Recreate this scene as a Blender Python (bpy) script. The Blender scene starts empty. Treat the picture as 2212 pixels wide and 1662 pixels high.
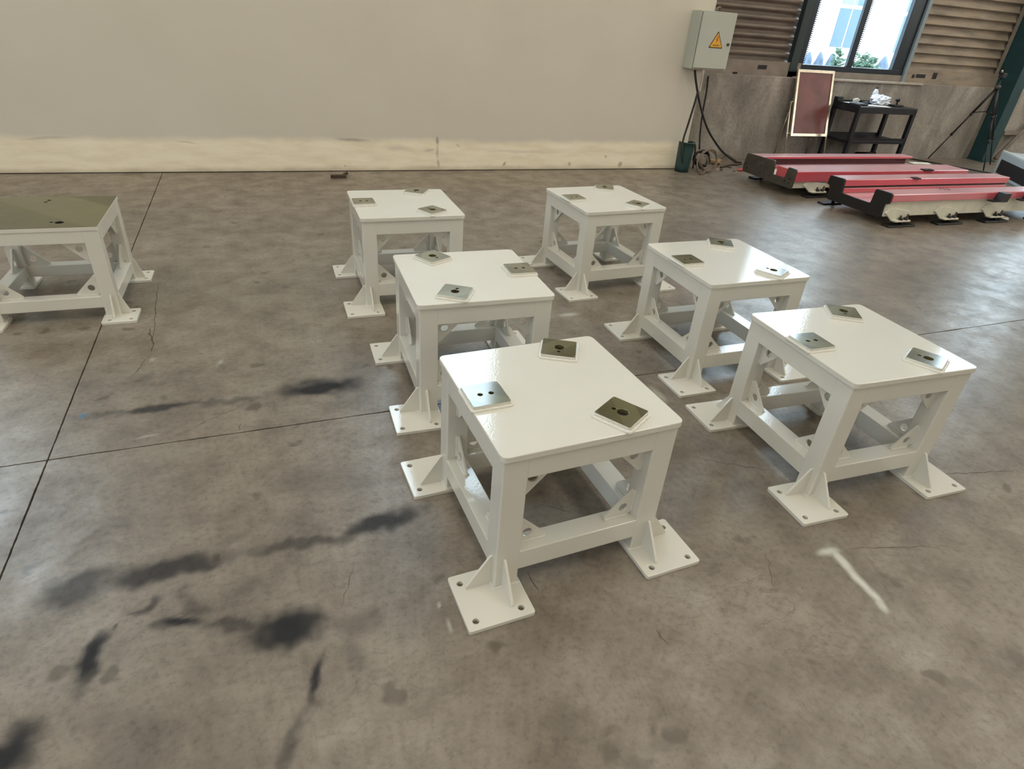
import bpy, bmesh, math, random
import numpy as np
from mathutils import Vector, Matrix, noise as mnoise

random.seed(7)
S = bpy.context.scene
C = S.collection

# ------------------------------------------------------------------ camera
F_PX, PITCH, ROLL, CH, YAW = 1323.59, 0.54665, 0.08088, 1.4589, math.radians(22.0)
IW, IH = 2212, 1662
c_, s_, cr_, sr_ = math.cos(PITCH), math.sin(PITCH), math.cos(ROLL), math.sin(ROLL)
ca_, sa_ = math.cos(YAW), math.sin(YAW)


def to_room(v):
    return Vector((v[0] * ca_ + v[1] * sa_, -v[0] * sa_ + v[1] * ca_, v[2]))


right0, up0, fwd0 = Vector((1, 0, 0)), Vector((0, s_, c_)), Vector((0, c_, -s_))
right = to_room(right0 * cr_ + up0 * sr_)
up = to_room(up0 * cr_ - right0 * sr_)
fwd = to_room(fwd0)
cam_d = bpy.data.cameras.new('camera')
cam = bpy.data.objects.new('camera', cam_d)
C.objects.link(cam)
cam.matrix_world = Matrix(((right.x, up.x, -fwd.x, 0), (right.y, up.y, -fwd.y, 0), (right.z, up.z, -fwd.z, CH), (0, 0, 0, 1)))
cam_d.sensor_fit = 'HORIZONTAL'
cam_d.sensor_width = 36.0
cam_d.lens = F_PX * 36.0 / IW
cam_d.clip_start = 0.05
cam_d.clip_end = 200
S.camera = cam


def ray(px, py):
    return fwd + right * ((px - IW / 2) / F_PX) + up * ((IH / 2 - py) / F_PX)


def G(px, py, z=0.0):                       # pixel -> point on a horizontal plane
    r = ray(px, py)
    t = (z - CH) / r.z
    return Vector((r.x * t, r.y * t, z))


def onV(px, py, v):                         # pixel -> point on the plane y = v
    r = ray(px, py)
    t = v / r.y
    return Vector((r.x * t, v, CH + r.z * t))


# ------------------------------------------------------------------ world, exposure
S.view_settings.view_transform = 'Standard'
S.view_settings.look = 'None'
S.view_settings.gamma = 1.0
S.view_settings.use_curve_mapping = False
S.view_settings.exposure = 0.0
W = bpy.data.worlds.new('overcast_sky')
S.world = W
W.use_nodes = True
W.node_tree.nodes['Background'].inputs[0].default_value = (0.72, 0.87, 1.0, 1)
W.node_tree.nodes['Background'].inputs[1].default_value = 10.0
S.cycles.use_denoising = True
S.cycles.use_adaptive_sampling = True
S.cycles.adaptive_threshold = 0.05
S.cycles.adaptive_min_samples = 12
S.cycles.max_bounces = 6
S.cycles.diffuse_bounces = 3
S.cycles.glossy_bounces = 3
S.cycles.sample_clamp_indirect = 6.0
SKY_E = 4.95        # roof light panels
SOUTH_E = 1.2       # frosted windows of the wall behind the camera


# ------------------------------------------------------------------ material helpers
def new_mat(name):
    m = bpy.data.materials.new(name)
    m.use_nodes = True
    nt = m.node_tree
    return m, nt, nt.nodes['Principled BSDF']


def N(nt, typ, **kw):
    n = nt.nodes.new(typ)
    for k, v in kw.items():
        if k.startswith('i_'):
            n.inputs[int(k[2:])].default_value = v
        else:
            setattr(n, k, v)
    return n


def setin(b, **kw):
    for k, v in kw.items():
        b.inputs[k.replace('_', ' ')].default_value = v


def ramp(nt, fac, stops):
    r = nt.nodes.new('ShaderNodeValToRGB')
    el = r.color_ramp.elements
    while len(el) < len(stops):
        el.new(0.5)
    for e, (p, c) in zip(el, stops):
        e.position = p
        e.color = (c[0], c[1], c[2], 1)
    nt.links.new(fac, r.inputs[0])
    return r.outputs[0]


def noise_tex(nt, vec, scale, detail=5.0, rough=0.55, dist=0.0):
    n = nt.nodes.new('ShaderNodeTexNoise')
    n.inputs['Scale'].default_value = scale
    n.inputs['Detail'].default_value = detail
    n.inputs['Roughness'].default_value = rough
    n.inputs['Distortion'].default_value = dist
    if vec is not None:
        nt.links.new(vec, n.inputs['Vector'])
    return n


def simple(name, col, rough=0.5, metal=0.0, var=0.08, nscale=12.0, bump=0.0, bscale=80.0, coat=0.0, spec=0.5):
    m, nt, b = new_mat(name)
    tc = nt.nodes.new('ShaderNodeTexCoord')
    n = noise_tex(nt, tc.outputs['Object'], nscale)
    lo = [max(0, x * (1 - var)) for x in col]
    hi = [min(1, x * (1 + var)) for x in col]
    nt.links.new(ramp(nt, n.outputs['Fac'], [(0.3, lo), (0.7, hi)]), b.inputs['Base Color'])
    setin(b, Roughness=rough, Metallic=metal)
    b.inputs['Specular IOR Level'].default_value = spec
    if coat:
        b.inputs['Coat Weight'].default_value = coat
        b.inputs['Coat Roughness'].default_value = 0.08
    if bump:
        n2 = noise_tex(nt, tc.outputs['Object'], bscale, 3)
        bp = nt.nodes.new('ShaderNodeBump')
        bp.inputs['Strength'].default_value = bump
        bp.inputs['Distance'].default_value = 0.002
        nt.links.new(n2.outputs['Fac'], bp.inputs['Height'])
        nt.links.new(bp.outputs[0], b.inputs['Normal'])
    return m


def mixc(nt, fac, a, b, blend='MIX'):
    m = nt.nodes.new('ShaderNodeMix')
    m.data_type = 'RGBA'
    m.blend_type = blend
    for sock, val in ((m.inputs[0], fac), (m.inputs[6], a), (m.inputs[7], b)):
        if isinstance(val, (int, float)):
            sock.default_value = val
        elif isinstance(val, (tuple, list)):
            sock.default_value = (val[0], val[1], val[2], 1)
        else:
            nt.links.new(val, sock)
    return m.outputs[2]


def blob_mask(nt, vec, cx, cy, rx, ry, ang, strength, soft=0.45):
    """elliptic stain mask in the xy plane of vec"""
    sub = N(nt, 'ShaderNodeVectorMath', operation='SUBTRACT')
    nt.links.new(vec, sub.inputs[0])
    sub.inputs[1].default_value = (cx, cy, 0)
    rot = N(nt, 'ShaderNodeVectorRotate', rotation_type='Z_AXIS')
    nt.links.new(sub.outputs[0], rot.inputs['Vector'])
    rot.inputs['Angle'].default_value = -ang
    div = N(nt, 'ShaderNodeVectorMath', operation='DIVIDE')
    nt.links.new(rot.outputs[0], div.inputs[0])
    div.inputs[1].default_value = (rx, ry, 1e6)
    ln = N(nt, 'ShaderNodeVectorMath', operation='LENGTH')
    nt.links.new(div.outputs[0], ln.inputs[0])
    mr = N(nt, 'ShaderNodeMapRange', interpolation_type='SMOOTHSTEP')
    nt.links.new(ln.outputs['Value'], mr.inputs['Value'])
    mr.inputs['From Min'].default_value = 1.25
    mr.inputs['From Max'].default_value = soft
    mr.inputs['To Min'].default_value = 0.0
    mr.inputs['To Max'].default_value = strength
    return mr.outputs[0]


def vmax(nt, socks):
    cur = socks[0]
    for s in socks[1:]:
        m = N(nt, 'ShaderNodeMath', operation='MAXIMUM')
        nt.links.new(cur, m.inputs[0])
        nt.links.new(s, m.inputs[1])
        cur = m.outputs[0]
    return cur


def distorted(nt, pos, amp, scale, detail=4, n=None):
    n = n or noise_tex(nt, pos, scale, detail)
    sub = N(nt, 'ShaderNodeVectorMath', operation='SUBTRACT')
    nt.links.new(n.outputs['Color'], sub.inputs[0])
    sub.inputs[1].default_value = (0.5, 0.5, 0.5)
    sc = N(nt, 'ShaderNodeVectorMath', operation='SCALE')
    nt.links.new(sub.outputs[0], sc.inputs[0])
    sc.inputs['Scale'].default_value = amp
    ad = N(nt, 'ShaderNodeVectorMath', operation='ADD')
    nt.links.new(pos, ad.inputs[0])
    nt.links.new(sc.outputs[0], ad.inputs[1])
    return ad.outputs[0]


def seg_blob(nt, vec, a, b, hw, strength, soft=0.45):
    cx, cy = (a[0] + b[0]) / 2, (a[1] + b[1]) / 2
    L = math.hypot(b[0] - a[0], b[1] - a[1]) / 2 + hw * 0.5
    return blob_mask(nt, vec, cx, cy, L, hw, math.atan2(b[1] - a[1], b[0] - a[0]), strength, soft)


# stains: two pixel ends on the floor, half width in metres, strength
STAINS = {
    'brown': [((620, 1040), (800, 1040), 0.085, 0.42), ((745, 1350), (785, 1345), 0.042, 0.6), ((760, 1400), (770, 1440), 0.022, 0.5), ((1205, 1555), (1225, 1550),
        0.05, 0.3), ((1318, 1605), (1335, 1640), 0.017, 0.62), ((1306, 1580), (1314, 1585), 0.011, 0.5), ((1258, 1612), (1275, 1612), 0.012, 0.45),
        ((1360, 1650), (1400, 1650), 0.022, 0.6), ((1380, 1610), (1500, 1595), 0.022, 0.45), ((2195, 1400), (2212, 1450), 0.035, 0.55), ((2065, 1470),
        (2095, 1480), 0.02, 0.4), ((1080, 1400), (1160, 1430), 0.09, 0.22), ((1880, 1090), (1960, 1080), 0.10, 0.32), ((530, 1250), (560, 1270), 0.03,
        0.4), ((470, 1180), (510, 1165), 0.03, 0.35), ((1270, 620), (1400, 640), 0.10, 0.35), ((830, 700), (880, 760), 0.10, 0.25), ((600, 440), (640,
        440), 0.06, 0.2), ((1390, 1560), (1396, 1575), 0.016, 0.6), ((1855, 1230), (1860, 1232), 0.03, 0.2), ((700, 720), (730, 722), 0.035, 0.35)],
    'dark': [((95, 1285), (240, 1250), 0.050, 0.60), ((215, 1268), (520, 1195), 0.034, 0.68), ((520, 1200), (780, 1145), 0.024, 0.52), ((735, 1158), (905, 1100),
        0.038, 0.74), ((605, 848), (775, 828), 0.062, 0.84), ((250, 892), (430, 870), 0.022, 0.7), ((185, 900), (330, 885), 0.02, 0.4), ((400, 875),
        (580, 858), 0.016, 0.4), ((545, 1365), (695, 1350), 0.052, 0.97), ((330, 1344), (440, 1342), 0.018, 0.85), ((420, 1348), (580, 1368), 0.018,
        0.55), ((243, 1355), (148, 1490), 0.018, 0.9), ((688, 1420), (652, 1525), 0.016, 0.85), ((645, 1530), (600, 1662), 0.020, 0.42), ((-40, 1660),
        (55, 1600), 0.05, 0.92), ((280, 1325), (335, 1300), 0.014, 0.62), ((400, 1290), (445, 1325), 0.028, 0.42), ((255, 1358), (272, 1350), 0.009,
        0.65), ((350, 865), (365, 858), 0.014, 0.3), ((215, 865), (245, 850), 0.018, 0.4), ((260, 1560), (330, 1660), 0.06, 0.22), ((330, 805), (300,
        830), 0.02, 0.25)],
    'white': [((1772, 1198), (1806, 1188), 0.017, 0.85), ((1790, 1185), (1850, 1245), 0.019, 0.97), ((1825, 1222), (1895, 1290), 0.017, 0.97), ((1870, 1268), (1908, 1306), 0.016, 0.95), ((1896, 1298), (1912, 1322), 0.017, 0.8), ((1185, 684), (1255,
        676), 0.010, 0.7), ((1405, 835), (1440, 870), 0.022, 0.4), ((290, 948), (345, 938), 0.006, 0.5), ((322, 775), (338, 783), 0.008, 0.5), ((465,
        790), (478, 780), 0.010, 0.5), ((940, 1300), (958, 1330), 0.003, 0.6), ((965, 1340), (980, 1365), 0.003, 0.5)],
    'blue': [((174, 899), (186, 897), 0.013, 0.9)],
}
CRACKS = [((738, 1312), (764, 1222), 0.0035, 0.8), ((342, 610), (330, 740), 0.006, 0.5), ((325, 710), (330, 760), 0.012, 0.55), ((324, 768), (276, 822), 0.005,
    0.6), ((385, 940), (545, 865), 0.004, 0.5), ((1137, 1236), (1165, 1285), 0.004, 0.6), ((1418, 1360), (1442, 1395), 0.005, 0.6), ((1655, 1195),
    (1672, 1270), 0.004, 0.5), ((1830, 1186), (2050, 1180), 0.004, 0.4), ((1160, 1090), (1230, 1105), 0.005, 0.6), ((520, 915), (515, 930), 0.006,
    0.7),  ((2020, 1025), (2190, 1018), 0.006, 0.4), ((1500, 990), (1680, 1020), 0.004, 0.4)]


# ------------------------------------------------------------------ floor material
def floor_material():
    m, nt, b = new_mat('stained_concrete')
    geo = nt.nodes.new('ShaderNodeNewGeometry')
    pos = geo.outputs['Position']
    n1 = noise_tex(nt, pos, 0.9, 2, 0.6)
    n2 = noise_tex(nt, pos, 5.5, 5, 0.68)
    n3 = noise_tex(nt, pos, 45, 3, 0.7)
    dn = noise_tex(nt, pos, 11, 2.5)
    col = ramp(nt, n2.outputs['Fac'], [(0.28, (0.136, 0.112, 0.086)), (0.5, (0.216, 0.185, 0.147)), (0.72, (0.290, 0.257, 0.213))])
    big = ramp(nt, n1.outputs['Fac'], [(0.3, (0.80, 0.79, 0.78)), (0.7, (1.14, 1.13, 1.13))])
    col = mixc(nt, 1.0, col, big, 'MULTIPLY')
    fine = ramp(nt, n3.outputs['Fac'], [(0.25, (0.66, 0.65, 0.64)), (0.47, (0.99, 0.99, 0.99)), (0.75, (1.15, 1.15, 1.14))])
    col = mixc(nt, 1.0, col, fine, 'MULTIPLY')
    # sparse small brown and pale spots
    vor = nt.nodes.new('ShaderNodeTexVoronoi')
    vor.inputs['Scale'].default_value = 6.5
    nt.links.new(distorted(nt, pos, 0.10, 14, n=dn), vor.inputs['Vector'])
    spot = N(nt, 'ShaderNodeMapRange', interpolation_type='SMOOTHSTEP')
    nt.links.new(vor.outputs['Distance'], spot.inputs['Value'])
    spot.inputs['From Min'].default_value = 0.22
    spot.inputs['From Max'].default_value = 0.10
    gate = N(nt, 'ShaderNodeMath', operation='GREATER_THAN')
    sepc = nt.nodes.new('ShaderNodeSeparateColor')
    nt.links.new(vor.outputs['Color'], sepc.inputs[0])
    nt.links.new(sepc.outputs[0], gate.inputs[0])
    gate.inputs[1].default_value = 0.55
    mul = N(nt, 'ShaderNodeMath', operation='MULTIPLY')
    nt.links.new(spot.outputs[0], mul.inputs[0])
    nt.links.new(gate.outputs[0], mul.inputs[1])
    mul2 = N(nt, 'ShaderNodeMath', operation='MULTIPLY')
    nt.links.new(mul.outputs[0], mul2.inputs[0])
    mul2.inputs[1].default_value = 0.7
    col = mixc(nt, mul2.outputs[0], col, (0.085, 0.068, 0.048))
    # thin scratches
    wv = nt.nodes.new('ShaderNodeTexNoise')
    wv.inputs['Scale'].default_value = 3.2
    wv.inputs['Detail'].default_value = 2
    mp = nt.nodes.new('ShaderNodeMapping')
    mp.inputs['Scale'].default_value = (1.0, 5.0, 1)
    mp.inputs['Rotation'].default_value = (0, 0, 0.5)
    nt.links.new(distorted(nt, pos, 0.12, 2.5, n=dn), mp.inputs['Vector'])
    nt.links.new(mp.outputs[0], wv.inputs['Vector'])
    scr = ramp(nt, wv.outputs['Fac'], [(0.488, (0, 0, 0)), (0.5, (1, 1, 1)), (0.512, (0, 0, 0))])
    gate2 = ramp(nt, n1.outputs['Fac'], [(0.48, (0, 0, 0)), (0.62, (0.5, 0.5, 0.5))])
    col = mixc(nt, mixc(nt, 1.0, scr, gate2, 'MULTIPLY'), col, (0.09, 0.075, 0.058))

    for att, tint in (('brown', (0.088, 0.074, 0.056)), ('dark', (0.026, 0.027, 0.030)), ('white', (0.56, 0.56, 0.50)), ('blue', (0.02, 0.16, 0.30))):
        at = nt.nodes.new('ShaderNodeAttribute')
        at.attribute_name = 'stain_' + att
        col = mixc(nt, at.outputs['Fac'], col, tint)
        if att == 'dark':
            sp = N(nt, 'ShaderNodeMapRange')
            nt.links.new(at.outputs['Fac'], sp.inputs['Value'])
            sp.inputs['To Min'].default_value = 0.55
            sp.inputs['To Max'].default_value = 0.06
            nt.links.new(sp.outputs[0], b.inputs['Specular IOR Level'])
    nt.links.new(col, b.inputs['Base Color'])
    rr = N(nt, 'ShaderNodeMapRange')
    nt.links.new(n2.outputs['Fac'], rr.inputs['Value'])
    rr.inputs['From Min'].default_value = 0.3
    rr.inputs['From Max'].default_value = 0.7
    rr.inputs['To Min'].default_value = 0.42
    rr.inputs['To Max'].default_value = 0.27
    nt.links.new(rr.outputs[0], b.inputs['Roughness'])
    bp = nt.nodes.new('ShaderNodeBump')
    bp.inputs['Strength'].default_value = 0.35
    bp.inputs['Distance'].default_value = 0.004
    nb = noise_tex(nt, pos, 16, 3, 0.6)
    nt.links.new(nb.outputs['Fac'], bp.inputs['Height'])
    nt.links.new(bp.outputs[0], b.inputs['Normal'])
    return m


def white_wall_material():
    m, nt, b = new_mat('white_plaster')
    geo = nt.nodes.new('ShaderNodeNewGeometry')
    sep = nt.nodes.new('ShaderNodeSeparateXYZ')
    nt.links.new(geo.outputs['Position'], sep.inputs[0])
    com = nt.nodes.new('ShaderNodeCombineXYZ')
    nt.links.new(sep.outputs[0], com.inputs[0])
    nt.links.new(sep.outputs[2], com.inputs[1])
    pos = com.outputs[0]
    n1 = noise_tex(nt, pos, 1.2, 4)
    col = ramp(nt, n1.outputs['Fac'], [(0.3, (0.625, 0.585, 0.495)), (0.7, (0.66, 0.62, 0.53))])
    # repainted, yellower strip along the bottom with a ragged upper edge
    mp = nt.nodes.new('ShaderNodeMapping')
    mp.inputs['Scale'].default_value = (1.3, 6, 1)
    nt.links.new(pos, mp.inputs['Vector'])
    d = distorted(nt, pos, 0.10, 3.0, 6)
    sp2 = nt.nodes.new('ShaderNodeSeparateXYZ')
    nt.links.new(d, sp2.inputs[0])
    mr = N(nt, 'ShaderNodeMapRange', interpolation_type='SMOOTHSTEP')
    nt.links.new(sp2.outputs[1], mr.inputs['Value'])
    mr.inputs['From Min'].default_value = 0.33
    mr.inputs['From Max'].default_value = 0.25
    col2 = ramp(nt, noise_tex(nt, mp.outputs[0], 2.2, 6, 0.6).outputs['Fac'], [(0.3, (0.80, 0.71, 0.53)), (0.55, (0.90, 0.82, 0.64)), (0.75, (0.93, 0.87, 0.72))])
    col = mixc(nt, mr.outputs[0], col, col2)
    dd = distorted(nt, pos, 0.03, 8, 4)

    def wseg(lst):
        out = []
        for (x0, y0), (x1, y1), hw, st in lst:
            a, b2 = onV(x0, y0, 6.39), onV(x1, y1, 6.39)
            out.append(seg_blob(nt, dd, (a.x, a.z), (b2.x, b2.z), hw, st, 0.2))
        return vmax(nt, out)
    grey = wseg([((944, 296), (945, 312), 0.020, 0.75), ((945, 310), (946, 345), 0.018, 0.4), ((946, 345), (948, 362), 0.016, 0.5), ((722, 300), (800, 303), 0.018, 0.55),
                 ((40, 300), (160, 296), 0.014, 0.3), ((830, 318), (890, 322), 0.035, 0.25), ((915, 326), (940, 322), 0.02, 0.35), ((985, 312), (995, 318), 0.012, 0.4),
                 ((1040, 325), (1200, 330), 0.02, 0.2), ((745, 358), (747, 360), 0.007, 0.9), ((380, 305), (430, 310), 0.01, 0.3)])
    col = mixc(nt, grey, col, (0.27, 0.24, 0.20))
    base_tone = N(nt, 'ShaderNodeMapRange', interpolation_type='SMOOTHSTEP')  # wall colour gets darker and browner towards the floor
    nt.links.new(sp2.outputs[1], base_tone.inputs['Value'])
    base_tone.inputs['From Min'].default_value = 0.065
    base_tone.inputs['From Max'].default_value = 0.0
    base_tone.inputs['To Max'].default_value = 0.55
    col = mixc(nt, base_tone.outputs[0], col, (0.38, 0.32, 0.23))
    chips = wseg([((1087, 358), (1092, 352), 0.02, 0.6), ((1336, 357), (1342, 352), 0.03, 0.6), ((1306, 336), (1310, 340), 0.014, 0.5), ((1228, 352), (1232, 356), 0.02, 0.5)])
    col = mixc(nt, chips, col, (0.20, 0.15, 0.10))
    nt.links.new(col, b.inputs['Base Color'])
    setin(b, Roughness=0.75)
    b.inputs['Specular IOR Level'].default_value = 0.25
    bp = nt.nodes.new('ShaderNodeBump')
    bp.inputs['Strength'].default_value = 0.2
    bp.inputs['Distance'].default_value = 0.003
    nt.links.new(noise_tex(nt, pos, 25, 5).outputs['Fac'], bp.inputs['Height'])
    nt.links.new(bp.outputs[0], b.inputs['Normal'])
    return m


def dado_material():
    m, nt, b = new_mat('rough_rendered_concrete')
    geo = nt.nodes.new('ShaderNodeNewGeometry')
    pos = geo.outputs['Position']
    mp = nt.nodes.new('ShaderNodeMapping')
    mp.inputs['Scale'].default_value = (1.5, 1.0, 0.75)
    nt.links.new(pos, mp.inputs['Vector'])
    col = ramp(nt, noise_tex(nt, mp.outputs[0], 1.6, 7, 0.62, 0.5).outputs['Fac'], [(0.28, (0.17, 0.15, 0.13)), (0.5, (0.30, 0.272, 0.238)), (0.7, (0.46, 0.43, 0.385))])
    fine = ramp(nt, noise_tex(nt, pos, 30, 6).outputs['Fac'], [(0.3, (0.8, 0.8, 0.8)), (0.7, (1.08, 1.08, 1.08))])
    col = mixc(nt, 1.0, col, fine, 'MULTIPLY')
    nt.links.new(col, b.inputs['Base Color'])
    setin(b, Roughness=0.85)
    return m


def sheet_material(name, base):
    m, nt, b = new_mat(name)
    tc = nt.nodes.new('ShaderNodeTexCoord')
    mp = nt.nodes.new('ShaderNodeMapping')
    mp.inputs['Scale'].default_value = (0.8, 1, 4)
    nt.links.new(tc.outputs['Object'], mp.inputs['Vector'])
    n = noise_tex(nt, mp.outputs[0], 3, 6, 0.6)
    lo = [x * 0.62 for x in base]
    col = ramp(nt, n.outputs['Fac'], [(0.3, lo), (0.55, base), (0.75, (base[0] * 1.15, base[1] * 1.02, base[2] * 0.9))])
    nt.links.new(col, b.inputs['Base Color'])
    setin(b, Roughness=0.55, Metallic=0.15)
    return m


def paint_material():
    m, nt, b = new_mat('cream_gloss_paint')
    tc = nt.nodes.new('ShaderNodeTexCoord')
    n = noise_tex(nt, tc.outputs['Object'], 3.5, 3)
    nt.links.new(ramp(nt, n.outputs['Fac'], [(0.3, (0.680, 0.665, 0.590)), (0.7, (0.705, 0.69, 0.615))]), b.inputs['Base Color'])
    setin(b, Roughness=0.45)
    b.inputs['Specular IOR Level'].default_value = 0.2
    b.inputs['Coat Weight'].default_value = 1.0
    b.inputs['Coat Roughness'].default_value = 0.045
    b.inputs['Coat IOR'].default_value = 1.52
    bp = nt.nodes.new('ShaderNodeBump')
    bp.inputs['Strength'].default_value = 0.2
    bp.inputs['Distance'].default_value = 0.001
    nt.links.new(noise_tex(nt, tc.outputs['Object'], 160, 2).outputs['Fac'], bp.inputs['Height'])
    nt.links.new(bp.outputs[0], b.inputs['Normal'])
    nt.links.new(bp.outputs[0], b.inputs['Coat Normal'])
    return m


def zinc_material(name, scale=7.0):
    """yellow passivated, milled steel with broad tool bands"""
    m, nt, b = new_mat(name)
    tc = nt.nodes.new('ShaderNodeTexCoord')
    wv = nt.nodes.new('ShaderNodeTexWave')
    wv.wave_type = 'BANDS'
    wv.bands_direction = 'DIAGONAL'
    wv.wave_profile = 'SAW'
    wv.inputs['Scale'].default_value = scale * 0.55
    wv.inputs['Distortion'].default_value = 0.3
    nt.links.new(tc.outputs['Object'], wv.inputs['Vector'])
    n = noise_tex(nt, tc.outputs['Object'], 14, 4)
    col = ramp(nt, wv.outputs['Color'], [(0.0, (0.150, 0.135, 0.050)), (0.48, (0.175, 0.155, 0.062)), (0.52, (0.075, 0.066, 0.016)), (1.0, (0.100, 0.088, 0.022))])
    col = mixc(nt, 0.35, col, ramp(nt, n.outputs['Fac'], [(0.3, (0.085, 0.075, 0.020)), (0.7, (0.155, 0.145, 0.075))]))
    nt.links.new(col, b.inputs['Base Color'])
    setin(b, Roughness=0.35, Metallic=0.25)
    b.inputs['Coat Weight'].default_value = 1.0
    b.inputs['Coat Roughness'].default_value = 0.10
    b.inputs['Coat IOR'].default_value = 1.7
    return m


MAT = {}
MAT['floor'] = floor_material()
MAT['crack'] = simple('crack_dirt', (0.11, 0.09, 0.068), 0.9)
MAT['joint'] = simple('joint_filler', (0.075, 0.057, 0.042), 0.9)
MAT['plaster'] = white_wall_material()
MAT['dado'] = dado_material()
MAT['sheet_l'] = sheet_material('corrugated_brown_sheet', (0.205, 0.170, 0.140))
MAT['sheet_r'] = sheet_material('corrugated_tan_sheet', (0.32, 0.265, 0.205))
MAT['flash'] = simple('grey_flashing', (0.25, 0.215, 0.18), 0.6, 0.1, 0.25, 4)
MAT['hallgrey'] = simple('painted_hall_wall', (0.45, 0.43, 0.39), 0.8)
MAT['roof'] = simple('roof_sheet', (0.32, 0.31, 0.29), 0.7)
MAT['cream'] = paint_material()
MAT['zinc'] = zinc_material('passivated_steel')
MAT['zinc_table'] = zinc_material('milled_olive_steel_top', 1.6)
MAT['zinc_table'].node_tree.nodes['Principled BSDF'].inputs['Coat Weight'].default_value = 0.25
MAT['hole'] = simple('hole_shade', (0.012, 0.011, 0.010), 0.6)  # near-black colour standing in for shade inside bores and gaps
MAT['frame_navy'] = simple('dark_window_aluminium', (0.016, 0.024, 0.034), 0.35, 0.3)
MAT['frame_green'] = simple('dark_green_post', (0.018, 0.034, 0.035), 0.5)
MAT['frame_grey'] = simple('grey_blue_trim', (0.24, 0.30, 0.33), 0.5)
MAT['sill'] = simple('pale_sill', (0.46, 0.42, 0.36), 0.7)
MAT['teal'] = simple('teal_steel_paint', (0.012, 0.055, 0.062), 0.45, 0, 0.2, 5)
MAT['boxgrey'] = simple('light_grey_enamel', (0.47, 0.49, 0.43), 0.4, 0, 0.04, 3)
MAT['casegrey'] = simple('pale_grey_case', (0.40, 0.43, 0.44), 0.45)
MAT['yellow'] = simple('warning_yellow', (0.72, 0.39, 0.035), 0.5)
MAT['black'] = simple('black_paint', (0.010, 0.010, 0.011), 0.45)
MAT['blacksoft'] = simple('black_rubber', (0.014, 0.014, 0.014), 0.6)
MAT['steelgrey'] = simple('dull_grey_steel', (0.075, 0.066, 0.055), 0.5, 0.2, 0.15)
MAT['red'] = simple('red_film', (0.56, 0.028, 0.060), 0.35, 0, 0.10, 6, coat=1.0)
MAT['red'].node_tree.nodes['Principled BSDF'].inputs['Coat IOR'].default_value = 2.0
MAT['red'].node_tree.nodes['Principled BSDF'].inputs['Coat Roughness'].default_value = 0.16
MAT['red'].node_tree.nodes['Principled BSDF'].inputs['Sheen Weight'].default_value = 0.6
MAT['red'].node_tree.nodes['Principled BSDF'].inputs['Sheen Roughness'].default_value = 0.4
MAT['darkred'] = simple('dark_red_groove', (0.06, 0.006, 0.012), 0.5)
MAT['machwhite'] = simple('ivory_machine_paint', (0.70, 0.675, 0.56), 0.4)
MAT['maroon'] = simple('maroon_board', (0.16, 0.048, 0.044), 0.35, 0, 0.3, 4)
MAT['chrome'] = simple('stainless_tube', (0.62, 0.55, 0.44), 0.25, 0.9, 0.15, 9)
MAT['cart'] = simple('black_cart_enamel', (0.008, 0.009, 0.014), 0.4)
MAT['plastic'] = simple('clear_white_plastic_bag', (0.70, 0.73, 0.80), 0.25, 0, 0.1, 30)
MAT['paper'] = simple('white_paper', (0.62, 0.62, 0.58), 0.8)
MAT['greenplastic'] = simple('dark_green_plastic', (0.022, 0.060, 0.058), 0.45)
MAT['rope'] = simple('grey_brown_cable', (0.20, 0.155, 0.115), 0.7)
MAT['wood'] = simple('pale_wood_chunk', (0.36, 0.25, 0.13), 0.8)
MAT['rust'] = simple('rusty_brown_steel', (0.055, 0.034, 0.022), 0.7)
MAT['facade'] = simple('white_facade', (0.86, 0.86, 0.84), 0.8)
MAT['blueglass'] = simple('blue_window_glass', (0.075, 0.14, 0.23), 0.3)
MAT['outground'] = simple('pale_yard_ground', (0.55, 0.57, 0.55), 0.9)
MAT['leaf'] = simple('shrub_leaf', (0.060, 0.125, 0.070), 0.6, 0, 0.4, 30)
MAT['sack'] = simple('pale_blue_sack', (0.13, 0.17, 0.24), 0.8, 0, 0.3, 8)
MAT['scrapred'] = simple('red_scrap', (0.5, 0.06, 0.04), 0.6)


def emit_mat(name, col, strength):
    m = bpy.data.materials.new(name)
    m.use_nodes = True
    nt = m.node_tree
    nt.nodes.remove(nt.nodes['Principled BSDF'])
    e = nt.nodes.new('ShaderNodeEmission')
    e.inputs[0].default_value = (*col, 1)
    e.inputs[1].default_value = strength
    nt.links.new(e.outputs[0], nt.nodes['Material Output'].inputs[0])
    return m


def glass_mat():
    m = bpy.data.materials.new('window_glass')
    m.use_nodes = True
    nt = m.node_tree
    nt.nodes.remove(nt.nodes['Principled BSDF'])
    t = nt.nodes.new('ShaderNodeBsdfTransparent')
    t.inputs[0].default_value = (0.93, 0.97, 0.98, 1)
    g = nt.nodes.new('ShaderNodeBsdfGlossy')
    g.inputs['Roughness'].default_value = 0.02
    lw = nt.nodes.new('ShaderNodeLayerWeight')
    lw.inputs[0].default_value = 0.3
    fr = nt.nodes.new('ShaderNodeMath')
    fr.operation = 'MULTIPLY_ADD'
    nt.links.new(lw.outputs['Facing'], fr.inputs[0])
    fr.inputs[1].default_value = 0.12
    fr.inputs[2].default_value = 0.02
    mx = nt.nodes.new('ShaderNodeMixShader')
    nt.links.new(fr.outputs[0], mx.inputs[0])
    nt.links.new(t.outputs[0], mx.inputs[1])
    nt.links.new(g.outputs[0], mx.inputs[2])
    nt.links.new(mx.outputs[0], nt.nodes['Material Output'].inputs[0])
    return m


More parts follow.
